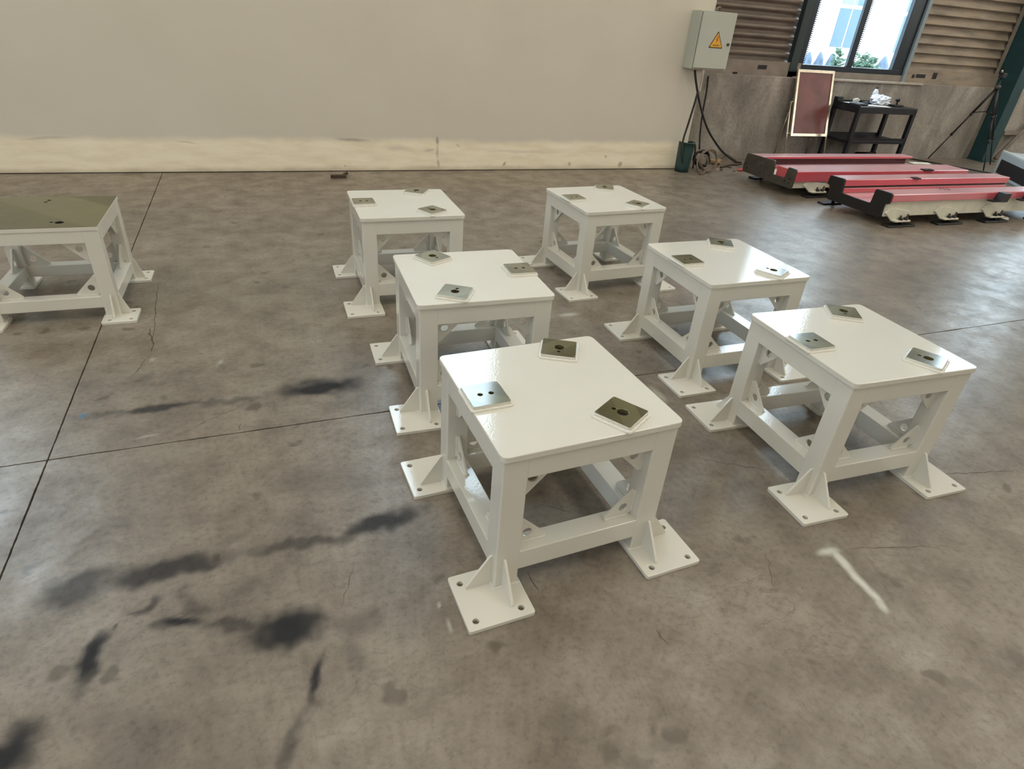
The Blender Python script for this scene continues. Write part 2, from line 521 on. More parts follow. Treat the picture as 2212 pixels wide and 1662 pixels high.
MAT['glass'] = glass_mat()
MAT['skylight'] = emit_mat('daylit_roof_panel', (1.0, 0.92, 0.77), SKY_E)
MAT['westlight'] = emit_mat('added_west_glow', (0.82, 0.91, 1.0), 4.6)  # added bluish fill glow for the left faces of the stands
MAT['eastlight'] = emit_mat('added_east_glow', (1.0, 0.95, 0.86), 5.0)  # added fill glow to brighten the right end of the white wall
MAT['southlight'] = emit_mat('daylit_frosted_pane', (1.0, 0.90, 0.72), SOUTH_E)


# ------------------------------------------------------------------ mesh helpers
def finish(name, bm, mat, parent=None, loc=None, smooth=False):
    me = bpy.data.meshes.new(name)
    bm.normal_update()
    bm.to_mesh(me)
    bm.free()
    o = bpy.data.objects.new(name, me)
    C.objects.link(o)
    me.materials.append(MAT[mat] if isinstance(mat, str) else mat)
    if parent is not None:
        o.parent = parent
    if loc is not None:
        o.location = loc
    if smooth:
        for p in me.polygons:
            p.use_smooth = True
    return o


def add_box(bm, x0, x1, y0, y1, z0, z1, bev=0.0, seg=2):
    vs = [bm.verts.new((x, y, z)) for z in (z0, z1) for y in (y0, y1) for x in (x0, x1)]
    idx = [(0, 2, 3, 1), (4, 5, 7, 6), (0, 1, 5, 4), (2, 6, 7, 3), (0, 4, 6, 2), (1, 3, 7, 5)]
    fs = [bm.faces.new([vs[i] for i in f]) for f in idx]
    if bev > 0:
        es = set()
        for f in fs:
            es.update(f.edges)
        bmesh.ops.bevel(bm, geom=list(es), offset=bev, segments=seg, profile=0.5, affect='EDGES')
    return vs


def box(name, x0, x1, y0, y1, z0, z1, mat, parent=None, bev=0.0, loc=None, seg=2):
    bm = bmesh.new()
    add_box(bm, x0, x1, y0, y1, z0, z1, bev, seg)
    return finish(name, bm, mat, parent, loc)


def prism(name, pts, axis, lo, hi, mat, parent=None, bev=0.0):
    """extrude polygon pts (2D) along axis; x: pts=(y,z); y: pts=(x,z); z: pts=(x,y)"""
    bm = bmesh.new()

    def mk(p, t):
        return {'x': (t, p[0], p[1]), 'y': (p[0], t, p[1]), 'z': (p[0], p[1], t)}[axis]
    a = [bm.verts.new(mk(p, lo)) for p in pts]
    b2 = [bm.verts.new(mk(p, hi)) for p in pts]
    n = len(pts)
    bm.faces.new(a)
    bm.faces.new(list(reversed(b2)))
    for i in range(n):
        bm.faces.new((a[(i + 1) % n], a[i], b2[i], b2[(i + 1) % n]))
    bmesh.ops.recalc_face_normals(bm, faces=bm.faces)
    if bev > 0:
        bmesh.ops.bevel(bm, geom=list(bm.edges), offset=bev, segments=2, profile=0.5, affect='EDGES')
    return finish(name, bm, mat, parent)


def round_poly(pts, r, seg=5):
    """round the corners of a polygon"""
    out = []
    n = len(pts)
    for i in range(n):
        p = Vector(pts[i]).to_2d()
        a = (Vector(pts[i - 1]).to_2d() - p)
        b = (Vector(pts[(i + 1) % n]).to_2d() - p)
        rr = min(r, a.length * 0.45, b.length * 0.45)
        a.normalize()
        b.normalize()
        p0, p1 = p + a * rr, p + b * rr
        for k in range(seg + 1):
            t = k / seg
            q = p0 * (1 - t) ** 2 + p * 2 * t * (1 - t) + p1 * t * t
            out.append((q.x, q.y))
    return out


def circle(cx, cy, r, n=20):
    return [(cx + r * math.cos(2 * math.pi * k / n), cy + r * math.sin(2 * math.pi * k / n)) for k in range(n)]


def plate_mesh(name, outer, holes, thick, bev=0.0):
    """flat plate in xy with real holes, z from 0 to thick"""
    cu = bpy.data.curves.new(name, 'CURVE')
    cu.dimensions = '2D'
    cu.fill_mode = 'BOTH'
    cu.extrude = thick / 2 - bev
    cu.bevel_depth = bev
    cu.bevel_resolution = 1
    cu.offset = -bev
    for poly in [outer] + holes:
        sp = cu.splines.new('POLY')
        sp.points.add(len(poly) - 1)
        for pt, p in zip(sp.points, poly):
            pt.co = (p[0], p[1], 0, 1)
        sp.use_cyclic_u = True
    tmp = bpy.data.objects.new(name + '_tmp', cu)
    C.objects.link(tmp)
    bpy.context.view_layer.update()
    me = bpy.data.meshes.new_from_object(tmp.evaluated_get(bpy.context.evaluated_depsgraph_get()))
    bpy.data.objects.remove(tmp)
    bpy.data.curves.remove(cu)
    me.name = name
    me.transform(Matrix.Translation((0, 0, thick / 2)))
    bm = bmesh.new()
    bm.from_mesh(me)
    bmesh.ops.remove_doubles(bm, verts=bm.verts, dist=1e-6)
    bmesh.ops.recalc_face_normals(bm, faces=bm.faces)
    for f in bm.faces:
        f.smooth = False
    bm.to_mesh(me)
    bm.free()
    return me


def mobj(name, me, mat, parent=None, mw=None):
    o = bpy.data.objects.new(name, me)
    C.objects.link(o)
    if not me.materials:
        me.materials.append(MAT[mat])
    o.parent = parent
    if mw is not None:
        o.matrix_local = mw
    return o


def catmull(pts, n=8, closed=False):
    P = [Vector(p) for p in pts]
    out = []
    m = len(P)
    rng = range(m) if closed else range(m - 1)
    for i in rng:
        if closed:
            p0, p1, p2, p3 = P[(i - 1) % m], P[i], P[(i + 1) % m], P[(i + 2) % m]
        else:
            p1, p2 = P[i], P[i + 1]
            p0 = P[i - 1] if i > 0 else p1 * 2 - p2
            p3 = P[i + 2] if i + 2 < m else p2 * 2 - p1
        for k in range(n):
            t = k / n
            out.append(0.5 * ((2 * p1) + (-p0 + p2) * t + (2 * p0 - 5 * p1 + 4 * p2 - p3) * t * t + (-p0 + 3 * p1 - 3 * p2 + p3) * t ** 3))
    if not closed:
        out.append(P[-1])
    return out


def add_tube(bm, path, rad, sides=8, closed=False, jitter=0.0):
    rings = []
    n = len(path)
    prev = None
    for i, p in enumerate(path):
        if closed:
            t = path[(i + 1) % n] - path[i - 1]
        else:
            t = path[min(i + 1, n - 1)] - path[max(i - 1, 0)]
        if t.length < 1e-9:
            t = Vector((0, 0, 1))
        t.normalize()
        ref = prev if prev is not None else (Vector((0, 0, 1)) if abs(t.z) < 0.9 else Vector((1, 0, 0)))
        u = (ref - t * ref.dot(t))
        if u.length < 1e-6:
            u = t.orthogonal()
        u.normalize()
        w = t.cross(u)
        prev = u
        r = (rad[i] if isinstance(rad, (list, tuple)) else rad) * (1 + jitter * (random.random() - 0.5))
        rings.append([bm.verts.new(p + (u * math.cos(2 * math.pi * k / sides) + w * math.sin(2 * math.pi * k / sides)) * r) for k in range(sides)])
    for i in range(n if closed else n - 1):
        A, B = rings[i], rings[(i + 1) % n]
        for k in range(sides):
            bm.faces.new((A[k], A[(k + 1) % sides], B[(k + 1) % sides], B[k]))
    if not closed:
        bm.faces.new(list(reversed(rings[0])))
        bm.faces.new(rings[-1])


def tube(name, pts, rad, mat, parent=None, smooth_n=0, closed=False, sides=8, jitter=0.0):
    path = catmull(pts, smooth_n, closed) if smooth_n else [Vector(p) for p in pts]
    bm = bmesh.new()
    add_tube(bm, path, rad, sides, closed, jitter)
    return finish(name, bm, mat, parent, smooth=True)


def lump(name, c, r, sc, mat, parent=None, sub=3, amp=0.35, fr=3.0, seed=0, squash=None):
    bm = bmesh.new()
    bmesh.ops.create_icosphere(bm, subdivisions=sub, radius=1.0)
    for v in bm.verts:
        q = v.co * fr + Vector((seed * 7.3, seed * 3.1, seed * 1.7))
        d = 1 + amp * mnoise.noise(q) + amp * 0.5 * mnoise.noise(q * 2.3)
        v.co = Vector((v.co.x * sc[0], v.co.y * sc[1], v.co.z * sc[2])) * d * r
        if squash is not None and v.co.z < squash:
            v.co.z = squash
    return finish(name, bm, mat, parent, c)


def thing(name, label, cat, loc=(0, 0, 0), rz=0.0, group=None):
    o = bpy.data.objects.new(name, None)
    C.objects.link(o)
    o.empty_display_size = 0.1
    o.location = loc
    o.rotation_euler = (0, 0, rz)
    return tag(o, label, cat, group)


def tag(o, label, cat, group=None):
    o['label'] = label
    o['category'] = cat
    if group:
        o['group'] = group
    return o


def struct(o, label=None):
    o['kind'] = 'structure'
    if label:
        o['label'] = label
    return o


def copy_tree(o, parent=None):
    c = o.copy()
    C.objects.link(c)
    if parent is not None:
        c.parent = parent
    for ch in list(o.children):
        copy_tree(ch, c)
    return c


# ------------------------------------------------------------------ hall shell
U0, U1, V0 = -8.0, 17.0, -9.0
VW, VD, VC, VN = 6.39, 6.93, 7.06, 7.12       # white wall, dado front, cladding, outer line
HZ = 7.6
floor = struct(box('floor', U0, U1, V0, 7.3, -0.12, -0.011, 'joint'), 'concrete hall floor of large slabs with dark stains')
th = math.radians(1.15)
cx0, cy0 = -0.877, 2.116
ex, ey = Vector((math.cos(th), math.sin(th))), Vector((-math.sin(th), math.cos(th)))


def lines(lo, hi, zones):
    """grid lines from lo to hi; zones = (from, to, spacing), elsewhere 0.4 m"""
    out, x = [], lo
    while x < hi - 1e-4:
        out.append(x)
        st = 0.4
        for f, t, d in zones:
            if f <= x < t:
                st = d
                break
            if x < f:
                st = min(st, f - x)
        x += max(st, 0.002)
    while len(out) > 2 and hi - out[-1] < 0.006:
        out.pop()
    out.append(hi)
    return np.array(out)


def stain_values(X, Y, D):
    """stain strengths at world points, D = small displacement field"""
    res = {}
    for key, lst in STAINS.items():
        acc = np.zeros(len(X))
        grow = 1.28 if key in ('brown', 'dark') else 1.0
        k = 1.5 if key in ('brown', 'dark') else 0.35
        PX, PY = X + D[0] * k, Y + D[1] * k
        for (x0, y0), (x1, y1), hw, st in lst:
            a, b = G(x0, y0), G(x1, y1)
            hw *= grow
            L = math.hypot(b.x - a.x, b.y - a.y) / 2 + hw * 0.5
            an = math.atan2(b.y - a.y, b.x - a.x)
            dx, dy = PX - (a.x + b.x) / 2, PY - (a.y + b.y) / 2
            r = np.hypot((dx * math.cos(an) + dy * math.sin(an)) / L, (-dx * math.sin(an) + dy * math.cos(an)) / hw)
            t = np.clip((1.3 - r) / 0.95, 0, 1)
            acc = np.maximum(acc, min(0.97, st * (1.2 if key == 'dark' else 1.0)) * t * t * (3 - 2 * t))
        res[key] = acc
    return res


def slab(a0, a1, b0, b1):
    g = 0.0030
    near = a0 < 5.0 and b0 > -11.0
    ga, gb_ = (0.0012 if v_ == 5.43 else g for v_ in (a0, a1))
    xs = lines(a0 + ga, a1 - gb_, ((-1.6, -0.95, 0.03), (-0.95, 3.3, 0.009), (3.3, 5.43, 0.05)) if near else ())
    ys = lines(b0 + g, b1 - g, ((-2.0, 0.4, 0.009), (0.4, 1.4, 0.03), (1.4, 4.6, 0.06)) if near else ())
    nx, ny = len(xs), len(ys)
    XX, YY = np.meshgrid(xs, ys)
    XX, YY = XX.ravel().copy(), YY.ravel().copy()
    ii, jj = np.tile(np.arange(nx), ny), np.repeat(np.arange(ny), nx)
    rng = np.random.default_rng(int(abs(a0 * 31 + b0 * 17)))
    ex_ = (ii == 0) | (ii == nx - 1)
    ey_ = (jj == 0) | (jj == ny - 1)
    for k in np.nonzero(ex_)[0]:
        XX[k] += 0.0016 * mnoise.noise(Vector((YY[k] * 14, a0, 0.5))) + rng.uniform(-0.0005, 0.0005)
    for k in np.nonzero(ey_)[0]:
        YY[k] += 0.0022 * mnoise.noise(Vector((XX[k] * 9, b0, 4.5))) + rng.uniform(-0.0006, 0.0006)
    wx = cx0 + ex.x * XX + ey.x * YY
    wy = cy0 + ex.y * XX + ey.y * YY
    co = np.zeros((nx * ny, 3))
    co[:, 0], co[:, 1] = wx, wy
    idx = np.arange(nx * ny).reshape(ny, nx)
    quads = np.stack([idx[:-1, :-1].ravel(), idx[:-1, 1:].ravel(), idx[1:, 1:].ravel(), idx[1:, :-1].ravel()], 1)
    loop = np.concatenate([idx[0, :-1], idx[:-1, -1], idx[-1, :0:-1], idx[:0:-1, 0]])
    low = co[loop].copy()
    low[:, 2] = -0.05
    n0, m = len(co), len(loop)
    lows = np.arange(n0, n0 + m)
    side = np.stack([lows, np.roll(lows, -1), np.roll(loop, -1), loop], 1)
    verts = np.concatenate([co, low])
    faces = np.concatenate([quads, side])
    me = bpy.data.meshes.new('floor_slab')
    me.vertices.add(len(verts))
    me.vertices.foreach_set('co', verts.ravel())
    me.loops.add(faces.size)
    me.loops.foreach_set('vertex_index', faces.ravel().astype(np.int32))
    me.polygons.add(len(faces))
    me.polygons.foreach_set('loop_start', np.arange(0, faces.size, 4, dtype=np.int32))
    me.update(calc_edges=True)
    me.polygons.foreach_set('use_smooth', np.zeros(len(faces), dtype=bool))
    if near:
        D = np.zeros((2, len(verts)))
        for k in range(len(verts)):
            q = Vector((verts[k, 0] * 11, verts[k, 1] * 11, 0.3))
            D[0, k] = mnoise.noise(q) * 0.024 + mnoise.noise(q * 2.7) * 0.012
            q.z = 9.1
            D[1, k] = mnoise.noise(q) * 0.024 + mnoise.noise(q * 2.7) * 0.012
        for key, val in stain_values(verts[:, 0], verts[:, 1], D).items():
            at = me.attributes.new('stain_' + key, 'FLOAT', 'POINT')
            at.data.foreach_set('value', val.astype(np.float32))
    o = bpy.data.objects.new('floor_slab', me)
    C.objects.link(o)
    me.materials.append(MAT['floor'])
    o.parent = floor
    return o


SLABS = {}
for a0, a1 in ((-6.9, 0.0), (0.0, 5.43), (5.43, 17.6)):
    for b0, b1 in ((-11.0, -4.0), (-4.0, 0.0), (0.0, 5.0)):
        SLABS[(a0, b0)] = slab(a0, a1, b0, b1)


def crack(pa, pb, hw):
    """thin dark ribbon of an open crack lying in the slab surface"""
    a, b = G(*pa), G(*pb)
    d = (b - a)
    n = max(6, int(d.length / 0.02))
    side = Vector((-d.y, d.x, 0)).normalized()
    hw *= 0.7
    bm = bmesh.new()
    prev = None
    for i in range(n + 1):
        t = i / n
        c = a.lerp(b, t) + side * (0.010 * mnoise.noise(Vector((t * 9, pa[0] * 0.1, 0))) + 0.004 * mnoise.noise(Vector((t * 40, pa[0] * 0.1, 3))))
        w = hw * 0.5 * (0.35 + 0.65 * math.sin(math.pi * t)) * (0.6 + 0.8 * random.random()) if hw < 0.01 else hw * 0.5 * math.sin(math.pi * t) * (0.5 + random.random())
        w = max(w, 0.0004)
        cur = (bm.verts.new(c - side * w + Vector((0, 0, 0.0004))), bm.verts.new(c + side * w + Vector((0, 0, 0.0004))))
        if prev:
            bm.faces.new((prev[0], cur[0], cur[1], prev[1]))
        prev = cur
    la, lb = a.x - cx0, a.y - cy0
    key = (-6.9 if la < 0 else (0.0 if la < 5.43 else 5.43), -4.0 if lb < 0 else 0.0)
    finish('crack', bm, 'crack', SLABS[key])


for pa, pb, hw, st in CRACKS:
    crack(pa, pb, hw)

struct(box('wall_partition', U0, 4.53, VW, VW + 0.30, 0.007, 2.75, 'plaster'), 'white plastered partition wall with yellowed repainted base')
wn = struct(box('wall_north', 4.0, U1, VD, VN + 0.1, -0.01, 0.985, 'dado', bev=0.008), 'rough grey concrete dado wall under the corrugated sheets')
struct(box('wall_north_end', U0, 4.0, VD, VN + 0.1, -0.01, 0.985, 'dado'))
struct(box('wall_south', U0, U1, V0 - 0.2, V0, 0, HZ, 'hallgrey'))
struct(box('wall_west', U0 - 0.2, U0, V0, 7.2, 0, HZ, 'hallgrey'))
struct(box('wall_east', U1, U1 + 0.2, V0, 7.2, 0, HZ, 'hallgrey'))
ceil_o = struct(box('ceiling', U0, U1, V0, 7.2, HZ, HZ + 0.15, 'roof'))
for x in (-5.0, 0.0, 5.0, 10.0, 15.0):
    box('roof_light_panel', x - 0.65, x + 0.65, -4.0, 5.6, HZ - 0.03, HZ - 0.005, 'skylight', ceil_o)
n_win = 5
for x in (-5.4, -1.2, 3.0, 7.2, 11.4):
    w = struct(box('window_%d' % n_win, x - 1.75, x + 1.75, V0 + 0.01, V0 + 0.06, 1.8, 6.0, 'frame_grey'))
    for k in range(2):
        box('pane', x - 1.67 + 1.70 * k, x - 0.03 + 1.70 * k, V0 + 0.062, V0 + 0.07, 1.88, 5.92, 'southlight', w)
    n_win += 1
for xa, sg_, mt in ((U0, 1, 'westlight'), (U1, -1, 'eastlight')):
    for y in (-4.5, 1.0):
        w = struct(box('window_%d' % n_win, *sorted((xa + sg_ * 0.01, xa + sg_ * 0.06)), y - 1.75, y + 1.75, 2.2, 5.6, 'frame_grey'))  # unseen side windows, added only as fill light
        for k in range(2):
            box('pane', *sorted((xa + sg_ * 0.062, xa + sg_ * 0.07)), y - 1.67 + 1.70 * k, y - 0.03 + 1.70 * k, 2.28, 5.52, mt, w)
        n_win += 1


# corrugated cladding of the north wall
def sheet(x0, x1, z0, z1, pitch, amp, mat, v=VC, saw=False):
    bm = bmesh.new()
    n = int((z1 - z0) / pitch * 10)
    row = []
    for i in range(n + 1):
        z = z0 + (z1 - z0) * i / n
        ph = ((z - z0) / pitch) % 1.0
        if saw:
            off = amp * (2 * (1 - ph / 0.78) - 1 if ph < 0.78 else 2 * ((ph - 0.78) / 0.22) - 1)
        else:
            off = amp * max(-0.75, min(0.75, 1.15 * math.cos(2 * math.pi * ph))) / 0.75
        row.append((bm.verts.new((x0, v - off, z)), bm.verts.new((x1, v - off, z)), bm.verts.new((x0, v - off + 0.004, z)), bm.verts.new((x1, v - off + 0.004, z))))
    for a, b in zip(row, row[1:]):
        bm.faces.new((a[0], a[1], b[1], b[0]))
        bm.faces.new((a[2], b[2], b[3], a[3]))
    o = finish('corrugated_sheet', bm, mat, wn, smooth=not saw)
    return o


WINS = [(-3.62, 2), (1.78, 3), (7.22, 1), (12.62, 4)]
ZT = 5.6
sheet(4.0, 6.235, 1.13, HZ, 0.0935, 0.022, 'sheet_l')
sheet(8.20, 10.05, 1.13, HZ, 0.112, 0.026, 'sheet_r', saw=True)
sheet(10.2, 11.65, 1.13, HZ, 0.112, 0.026, 'sheet_r', saw=True)
sheet(13.6, U1, 1.13, HZ, 0.112, 0.026, 'sheet_r')
sheet(U0, -4.58, 1.13, HZ, 0.0935, 0.022, 'sheet_l')
sheet(-2.63, 0.80, 1.13, HZ, 0.0935, 0.022, 'sheet_l')
sheet(2.77, 4.0, 1.13, HZ, 0.0935, 0.022, 'sheet_l')
for cxw, _ in WINS:
    sheet(cxw - 1.06, cxw + 1.06, ZT + 0.06, HZ, 0.0935, 0.022, 'sheet_l')
for cxw, _ in WINS:
    for dx in (-1.02, 1.02):
        box('leak_blocker', cxw + dx - 0.09, cxw + dx + 0.09, VC + 0.03, VC + 0.045, 1.0, HZ, 'flash', wn)  # added strip that blocks daylight leaking past the sheet edges
box('flashing_strip', 4.0, 6.40, VD + 0.05, VD + 0.075, 0.985, 1.145, 'flash', wn)
box('flashing_strip', 8.24, 10.06, VD + 0.05, VD + 0.075, 0.985, 1.16, 'sheet_r', wn)
box('flashing_strip', U0, 4.0, VD + 0.05, VD + 0.075, 0.985, 1.16, 'flash', wn)
box('flashing_strip', 10.2, U1, VD + 0.05, VD + 0.075, 0.985, 1.16, 'flash', wn)
for (a, b), (c, d) in (((1638, 140), (1655, 150)), ((1583, 155), (1592, 160)), ((1971, 161), (1974, 169)), ((1980, 160), (1997, 169)), ((2017, 157), (2021, 171))):
    p, q = onV(a, b, VD + 0.05), onV(c, d, VD + 0.05)
    box('torn_gap', p.x, q.x, VD + 0.047, VD + 0.0495, q.z, p.z, 'hole', wn)
for u_edge in (10.04,):
    box('edge_trim', u_edge - 0.04, u_edge, VC - 0.06, VC - 0.03, 1.10, HZ, 'flash', wn)


# ------------------------------------------------------------------ windows of the north wall
def window(n, dx):
    V = VD + 0.06

    def X(u):       # measured on the dado plane, carried to the window plane
        return u * V / VD + dx

    def Z(z):
        return CH + (z - CH) * V / VD
    w = struct(box('window_%d' % n, X(6.17), X(6.285), V - 0.02, V + 0.05, Z(1.05), ZT + 0.06, 'frame_green'), 'sliding window with dark frame between corrugated sheets')
    box('frame_stile', X(6.30), X(6.378), V, V + 0.06, Z(1.08), ZT, 'frame_navy', w, 0.006)
    box('frame_stile', X(7.885), X(8.095), V, V + 0.06, Z(1.08), ZT, 'frame_navy', w, 0.006)
    box('frame_rail', X(6.30), X(8.095), V - 0.005, V + 0.06, Z(1.075), Z(1.137), 'frame_navy', w, 0.006)
    box('frame_rail', X(6.30), X(8.095), V - 0.005, V + 0.06, ZT - 0.06, ZT, 'frame_navy', w, 0.006)
    box('mullion', X(7.10), X(7.19), V + 0.005, V + 0.05, Z(1.137), ZT - 0.06, 'frame_navy', w, 0.006)
    for a, b in ((6.378, 7.10), (7.19, 7.885)):
        box('pane', X(a) - 0.01, X(b) + 0.01, V + 0.025, V + 0.029, Z(1.13), ZT - 0.05, 'glass', w)
    box('side_trim', X(8.095), X(8.15), V - 0.03, V + 0.05, Z(1.0), ZT, 'frame_grey', w)
    box('lintel', X(6.17), X(8.15), V, V + 0.08, ZT, ZT + 0.08, 'frame_grey', w)
    box('sill_board', X(6.17), X(8.10), V - 0.01, V + 0.06, 0.985, Z(1.075), 'flash', w)
    box('sill_ledge', X(6.25), X(8.45), VD - 0.03, VD + 0.04, 0.970, 0.995, 'sill', w, 0.004)
    # the toothed weather strips of the sashes
    for a in (6.382, 7.194):
        bm = bmesh.new()
        z = Z(1.15)
        while z < 2.6:
            add_box(bm, X(a), X(a) + 0.012, V - 0.004, V + 0.012, z, z + 0.010)
            z += 0.0215
        o = finish('weather_strip', bm, 'frame_navy', w)
    return w


for cxw, n in WINS:
    window(n, cxw - 7.22)


# ------------------------------------------------------------------ steel column and brace by the north wall
col = thing('steel_column', 'dark teal steel column against the concrete wall, behind the tripod', 'column', (10.05, 6.70, 0))
box('front_flange', 0, 0.20, 0, 0.014, 0, HZ, 'teal', col)
box('rear_flange', 0, 0.20, 0.40, 0.414, 0, HZ, 'teal', col)
box('web', 0.094, 0.106, 0.014, 0.40, 0, HZ, 'teal', col)
box('side_plate', 0.0, 0.008, 0.014, 0.40, 0, HZ, 'teal', col)
box('base_plate', -0.03, 0.24, -0.05, 0.22, 0, 0.02, 'teal', col)
prism('worn_plaster_patch', [(9.93, 0.0), (10.045, 0.0), (10.045, 0.98), (10.0, 0.985), (9.97, 0.7), (9.99, 0.4), (9.95, 0.2)], 'y', VD - 0.006, VD + 0.01, 'flash', wn)
tag(tube('wall_brace', [(10.45, 6.78, 0.03), (10.95, 6.86, 0.47), (11.7, 6.88, 1.1)], 0.03, 'flash'), 'slanting grey pipe brace leaning on the concrete wall beyond the teal column', 'brace')
tag(box('wall_ledge', 10.50, 10.95, 6.84, 6.925, 0.36, 0.41, 'flash', bev=0.005), 'short grey bracket shelf on the concrete wall beyond the teal column', 'shelf')


# ------------------------------------------------------------------ machine stands
def build_stand(w, d, H, e, s, top_mat, pads, leg=0.074, inset=0.009, rail=0.071, low=0.068, label='', group=None, gl=0.098):
    hw, hd = w / 2, d / 2
    TT, FT = 0.020, 0.014
    root = thing('machine_stand', label, 'machine stand', group=group)
    top_outer = round_poly([(-hw, -hd), (hw, -hd), (hw, hd), (-hw, hd)], 0.024 if pads else 0.004)
    holes = []
    if not pads:
        holes = [circle(0.115, -0.185, 0.018), circle(0.082, -0.178, 0.008), circle(-0.02, 0.175, 0.008), circle(-0.012, 0.205, 0.009), circle(-0.2, -0.02, 0.016), circle(-0.17, -0.02, 0.008)]
    me = plate_mesh('top_plate', top_outer, holes, TT, 0.0025)
    me.materials.append(MAT['cream'])
    if not pads:
        me.materials.append(MAT['zinc_table'])
        for p in me.polygons:
            if p.normal.z > 0.9 and p.center.z > TT - 0.001:
                p.material_index = 1
        me.materials.append(MAT['hole'])
        for p in me.polygons:
            if abs(p.normal.z) < 0.9 and max(abs(p.center.x) - hw, abs(p.center.y) - hd) < -0.01:
                p.material_index = 2  # bore walls coloured dark as shade
    tp = mobj('top_plate', me, 'cream', root, Matrix.Translation((0, 0, H - TT)))
    if not pads:
        tp['label'] = 'bare olive steel plate with bored holes'
        box('bore_shade_sheet', -hw + 0.05, hw - 0.05, -hd + 0.05, hd - 0.05, H - TT - 0.008, H - TT - 0.001, 'hole', root)  # dark sheet added under the plate as shade in the bores
    if pads:
        PT = 0.015
        ps = 0.115
        sq = round_poly([(-ps / 2, -ps / 2), (ps / 2, -ps / 2), (ps / 2, ps / 2), (-ps / 2, ps / 2)], 0.008)
        me_two = plate_mesh('mounting_pad', sq, [circle(-0.017, 0, 0.0075, 16), circle(0.017, 0, 0.0075, 16)], PT, 0.001)
        me_big = plate_mesh('mounting_pad', sq, [circle(0.004, 0, 0.0165, 24), circle(-0.025, 0, 0.0065, 14)], PT, 0.001)
        for mp_ in (me_two, me_big):
            mp_.materials.append(MAT['zinc'])
            mp_.materials.append(MAT['cream'])
            for p in mp_.polygons:
                if p.normal.z < 0.9 and max(abs(p.center.x), abs(p.center.y)) > ps / 2 - 0.006:
                    p.material_index = 1
        # weld bead round the foot of the pad
        bm = bmesh.new()
        hp = ps / 2 + 0.002
        path = []
        for q in round_poly([(-hp, -hp), (hp, -hp), (hp, hp), (-hp, hp)], 0.008, 4):
            path.append(Vector((q[0], q[1], 0.001)))
        dense = []
        for i in range(len(path)):
            a, b = path[i], path[(i + 1) % len(path)]
            n = max(1, int((b - a).length / 0.006))
            for k in range(n):
                dense.append(a.lerp(b, k / n) + Vector((random.uniform(-1, 1), random.uniform(-1, 1), random.uniform(-0.6, 0.6))) * 0.0008)
        add_tube(bm, dense, 0.0060, 8, True, 0.35)
        bead = bpy.data.meshes.new('weld_bead')
        bm.to_mesh(bead)
        bm.free()
        for p in bead.polygons:
            p.use_smooth = True
        bead.materials.append(MAT['cream'])
        R = 0.228
        for ang, me_p in ((180, me_two), (60, me_big), (-60, me_big)):
            a = math.radians(ang)
            mw = Matrix.Translation((R * math.cos(a) * (0.97 if ang == 180 else 1), R * math.sin(a), H)) @ Matrix.Rotation(a, 4, 'Z')
            pd = mobj('mounting_pad', me_p, 'zinc', root, mw)
            pd['label'] = 'passivated steel pad with two bolt holes' if me_p is me_two else 'passivated steel pad with one large and one small hole'
            mobj('weld_bead', bead, 'cream', pd)
            bmh = bmesh.new()
            add_box(bmh, -0.045, 0.045, -0.022, 0.022, 0.0006, 0.0016)
            finish('bore_shade_patch', bmh, 'hole', pd)  # dark patch painting the shade at the foot of the bores
    lx, ly = hw - inset, hd - inset
    zt = H - TT
    for sx in (-1, 1):
        for sy in (-1, 1):
            x0, x1 = sorted((sx * lx, sx * (lx - leg)))
            y0, y1 = sorted((sy * ly, sy * (ly - leg)))
            box('leg', x0, x1, y0, y1, FT, zt, 'cream', root, 0.005, seg=3)
    for zz0, zz1, nm in ((zt - rail, zt, 'top_rail'), (low, low + rail, 'bottom_rail')):
        for sy in (-1, 1):
            y0, y1 = sorted((sy * (ly - 0.0004), sy * (ly - leg + 0.004)))
            box(nm, -(lx - leg) - 0.003, (lx - leg) + 0.003, y0, y1, zz0, zz1, 'cream', root, 0.0025)
        for sx in (-1, 1):
            x0, x1 = sorted((sx * (lx - 0.0004), sx * (lx - leg + 0.004)))
            box(nm, x0, x1, -(ly - leg) - 0.003, (ly - leg) + 0.003, zz0, zz1, 'cream', root, 0.0025)
    # corner gussets of the four frames
    cut = 0.010
    tri = round_poly([(cut, 0), (gl, 0), (gl, 0.010), (0.010, gl), (0, gl), (0, cut)], 0.004, 2)
    me_g = plate_mesh('corner_gusset', tri, [circle(gl * 0.345, gl * 0.345, 0.0155, 18)], 0.007, 0.0008)
    me_g.transform(Matrix.Translation((0, 0, -0.0035)))
    bm = bmesh.new()
    for sgn in (-1, 1):
        for ax in (0, 1):
            pts = []
            for i in range(13):
                t = cut + (gl - cut - 0.002) * i / 12
                q = [t, 0.0015] if ax == 0 else [0.0015, t]
                pts.append(Vector((q[0], q[1], sgn * 0.0045)))
            add_tube(bm, pts, 0.0042, 6, jitter=0.4)
    gbead = bpy.data.meshes.new('weld_bead')
    bm.to_mesh(gbead)
    bm.free()
    for p in gbead.polygons:
        p.use_smooth = True
    gbead.materials.append(MAT['cream'])
    ix, iy = lx - leg, ly - leg
    dep = leg * 0.52
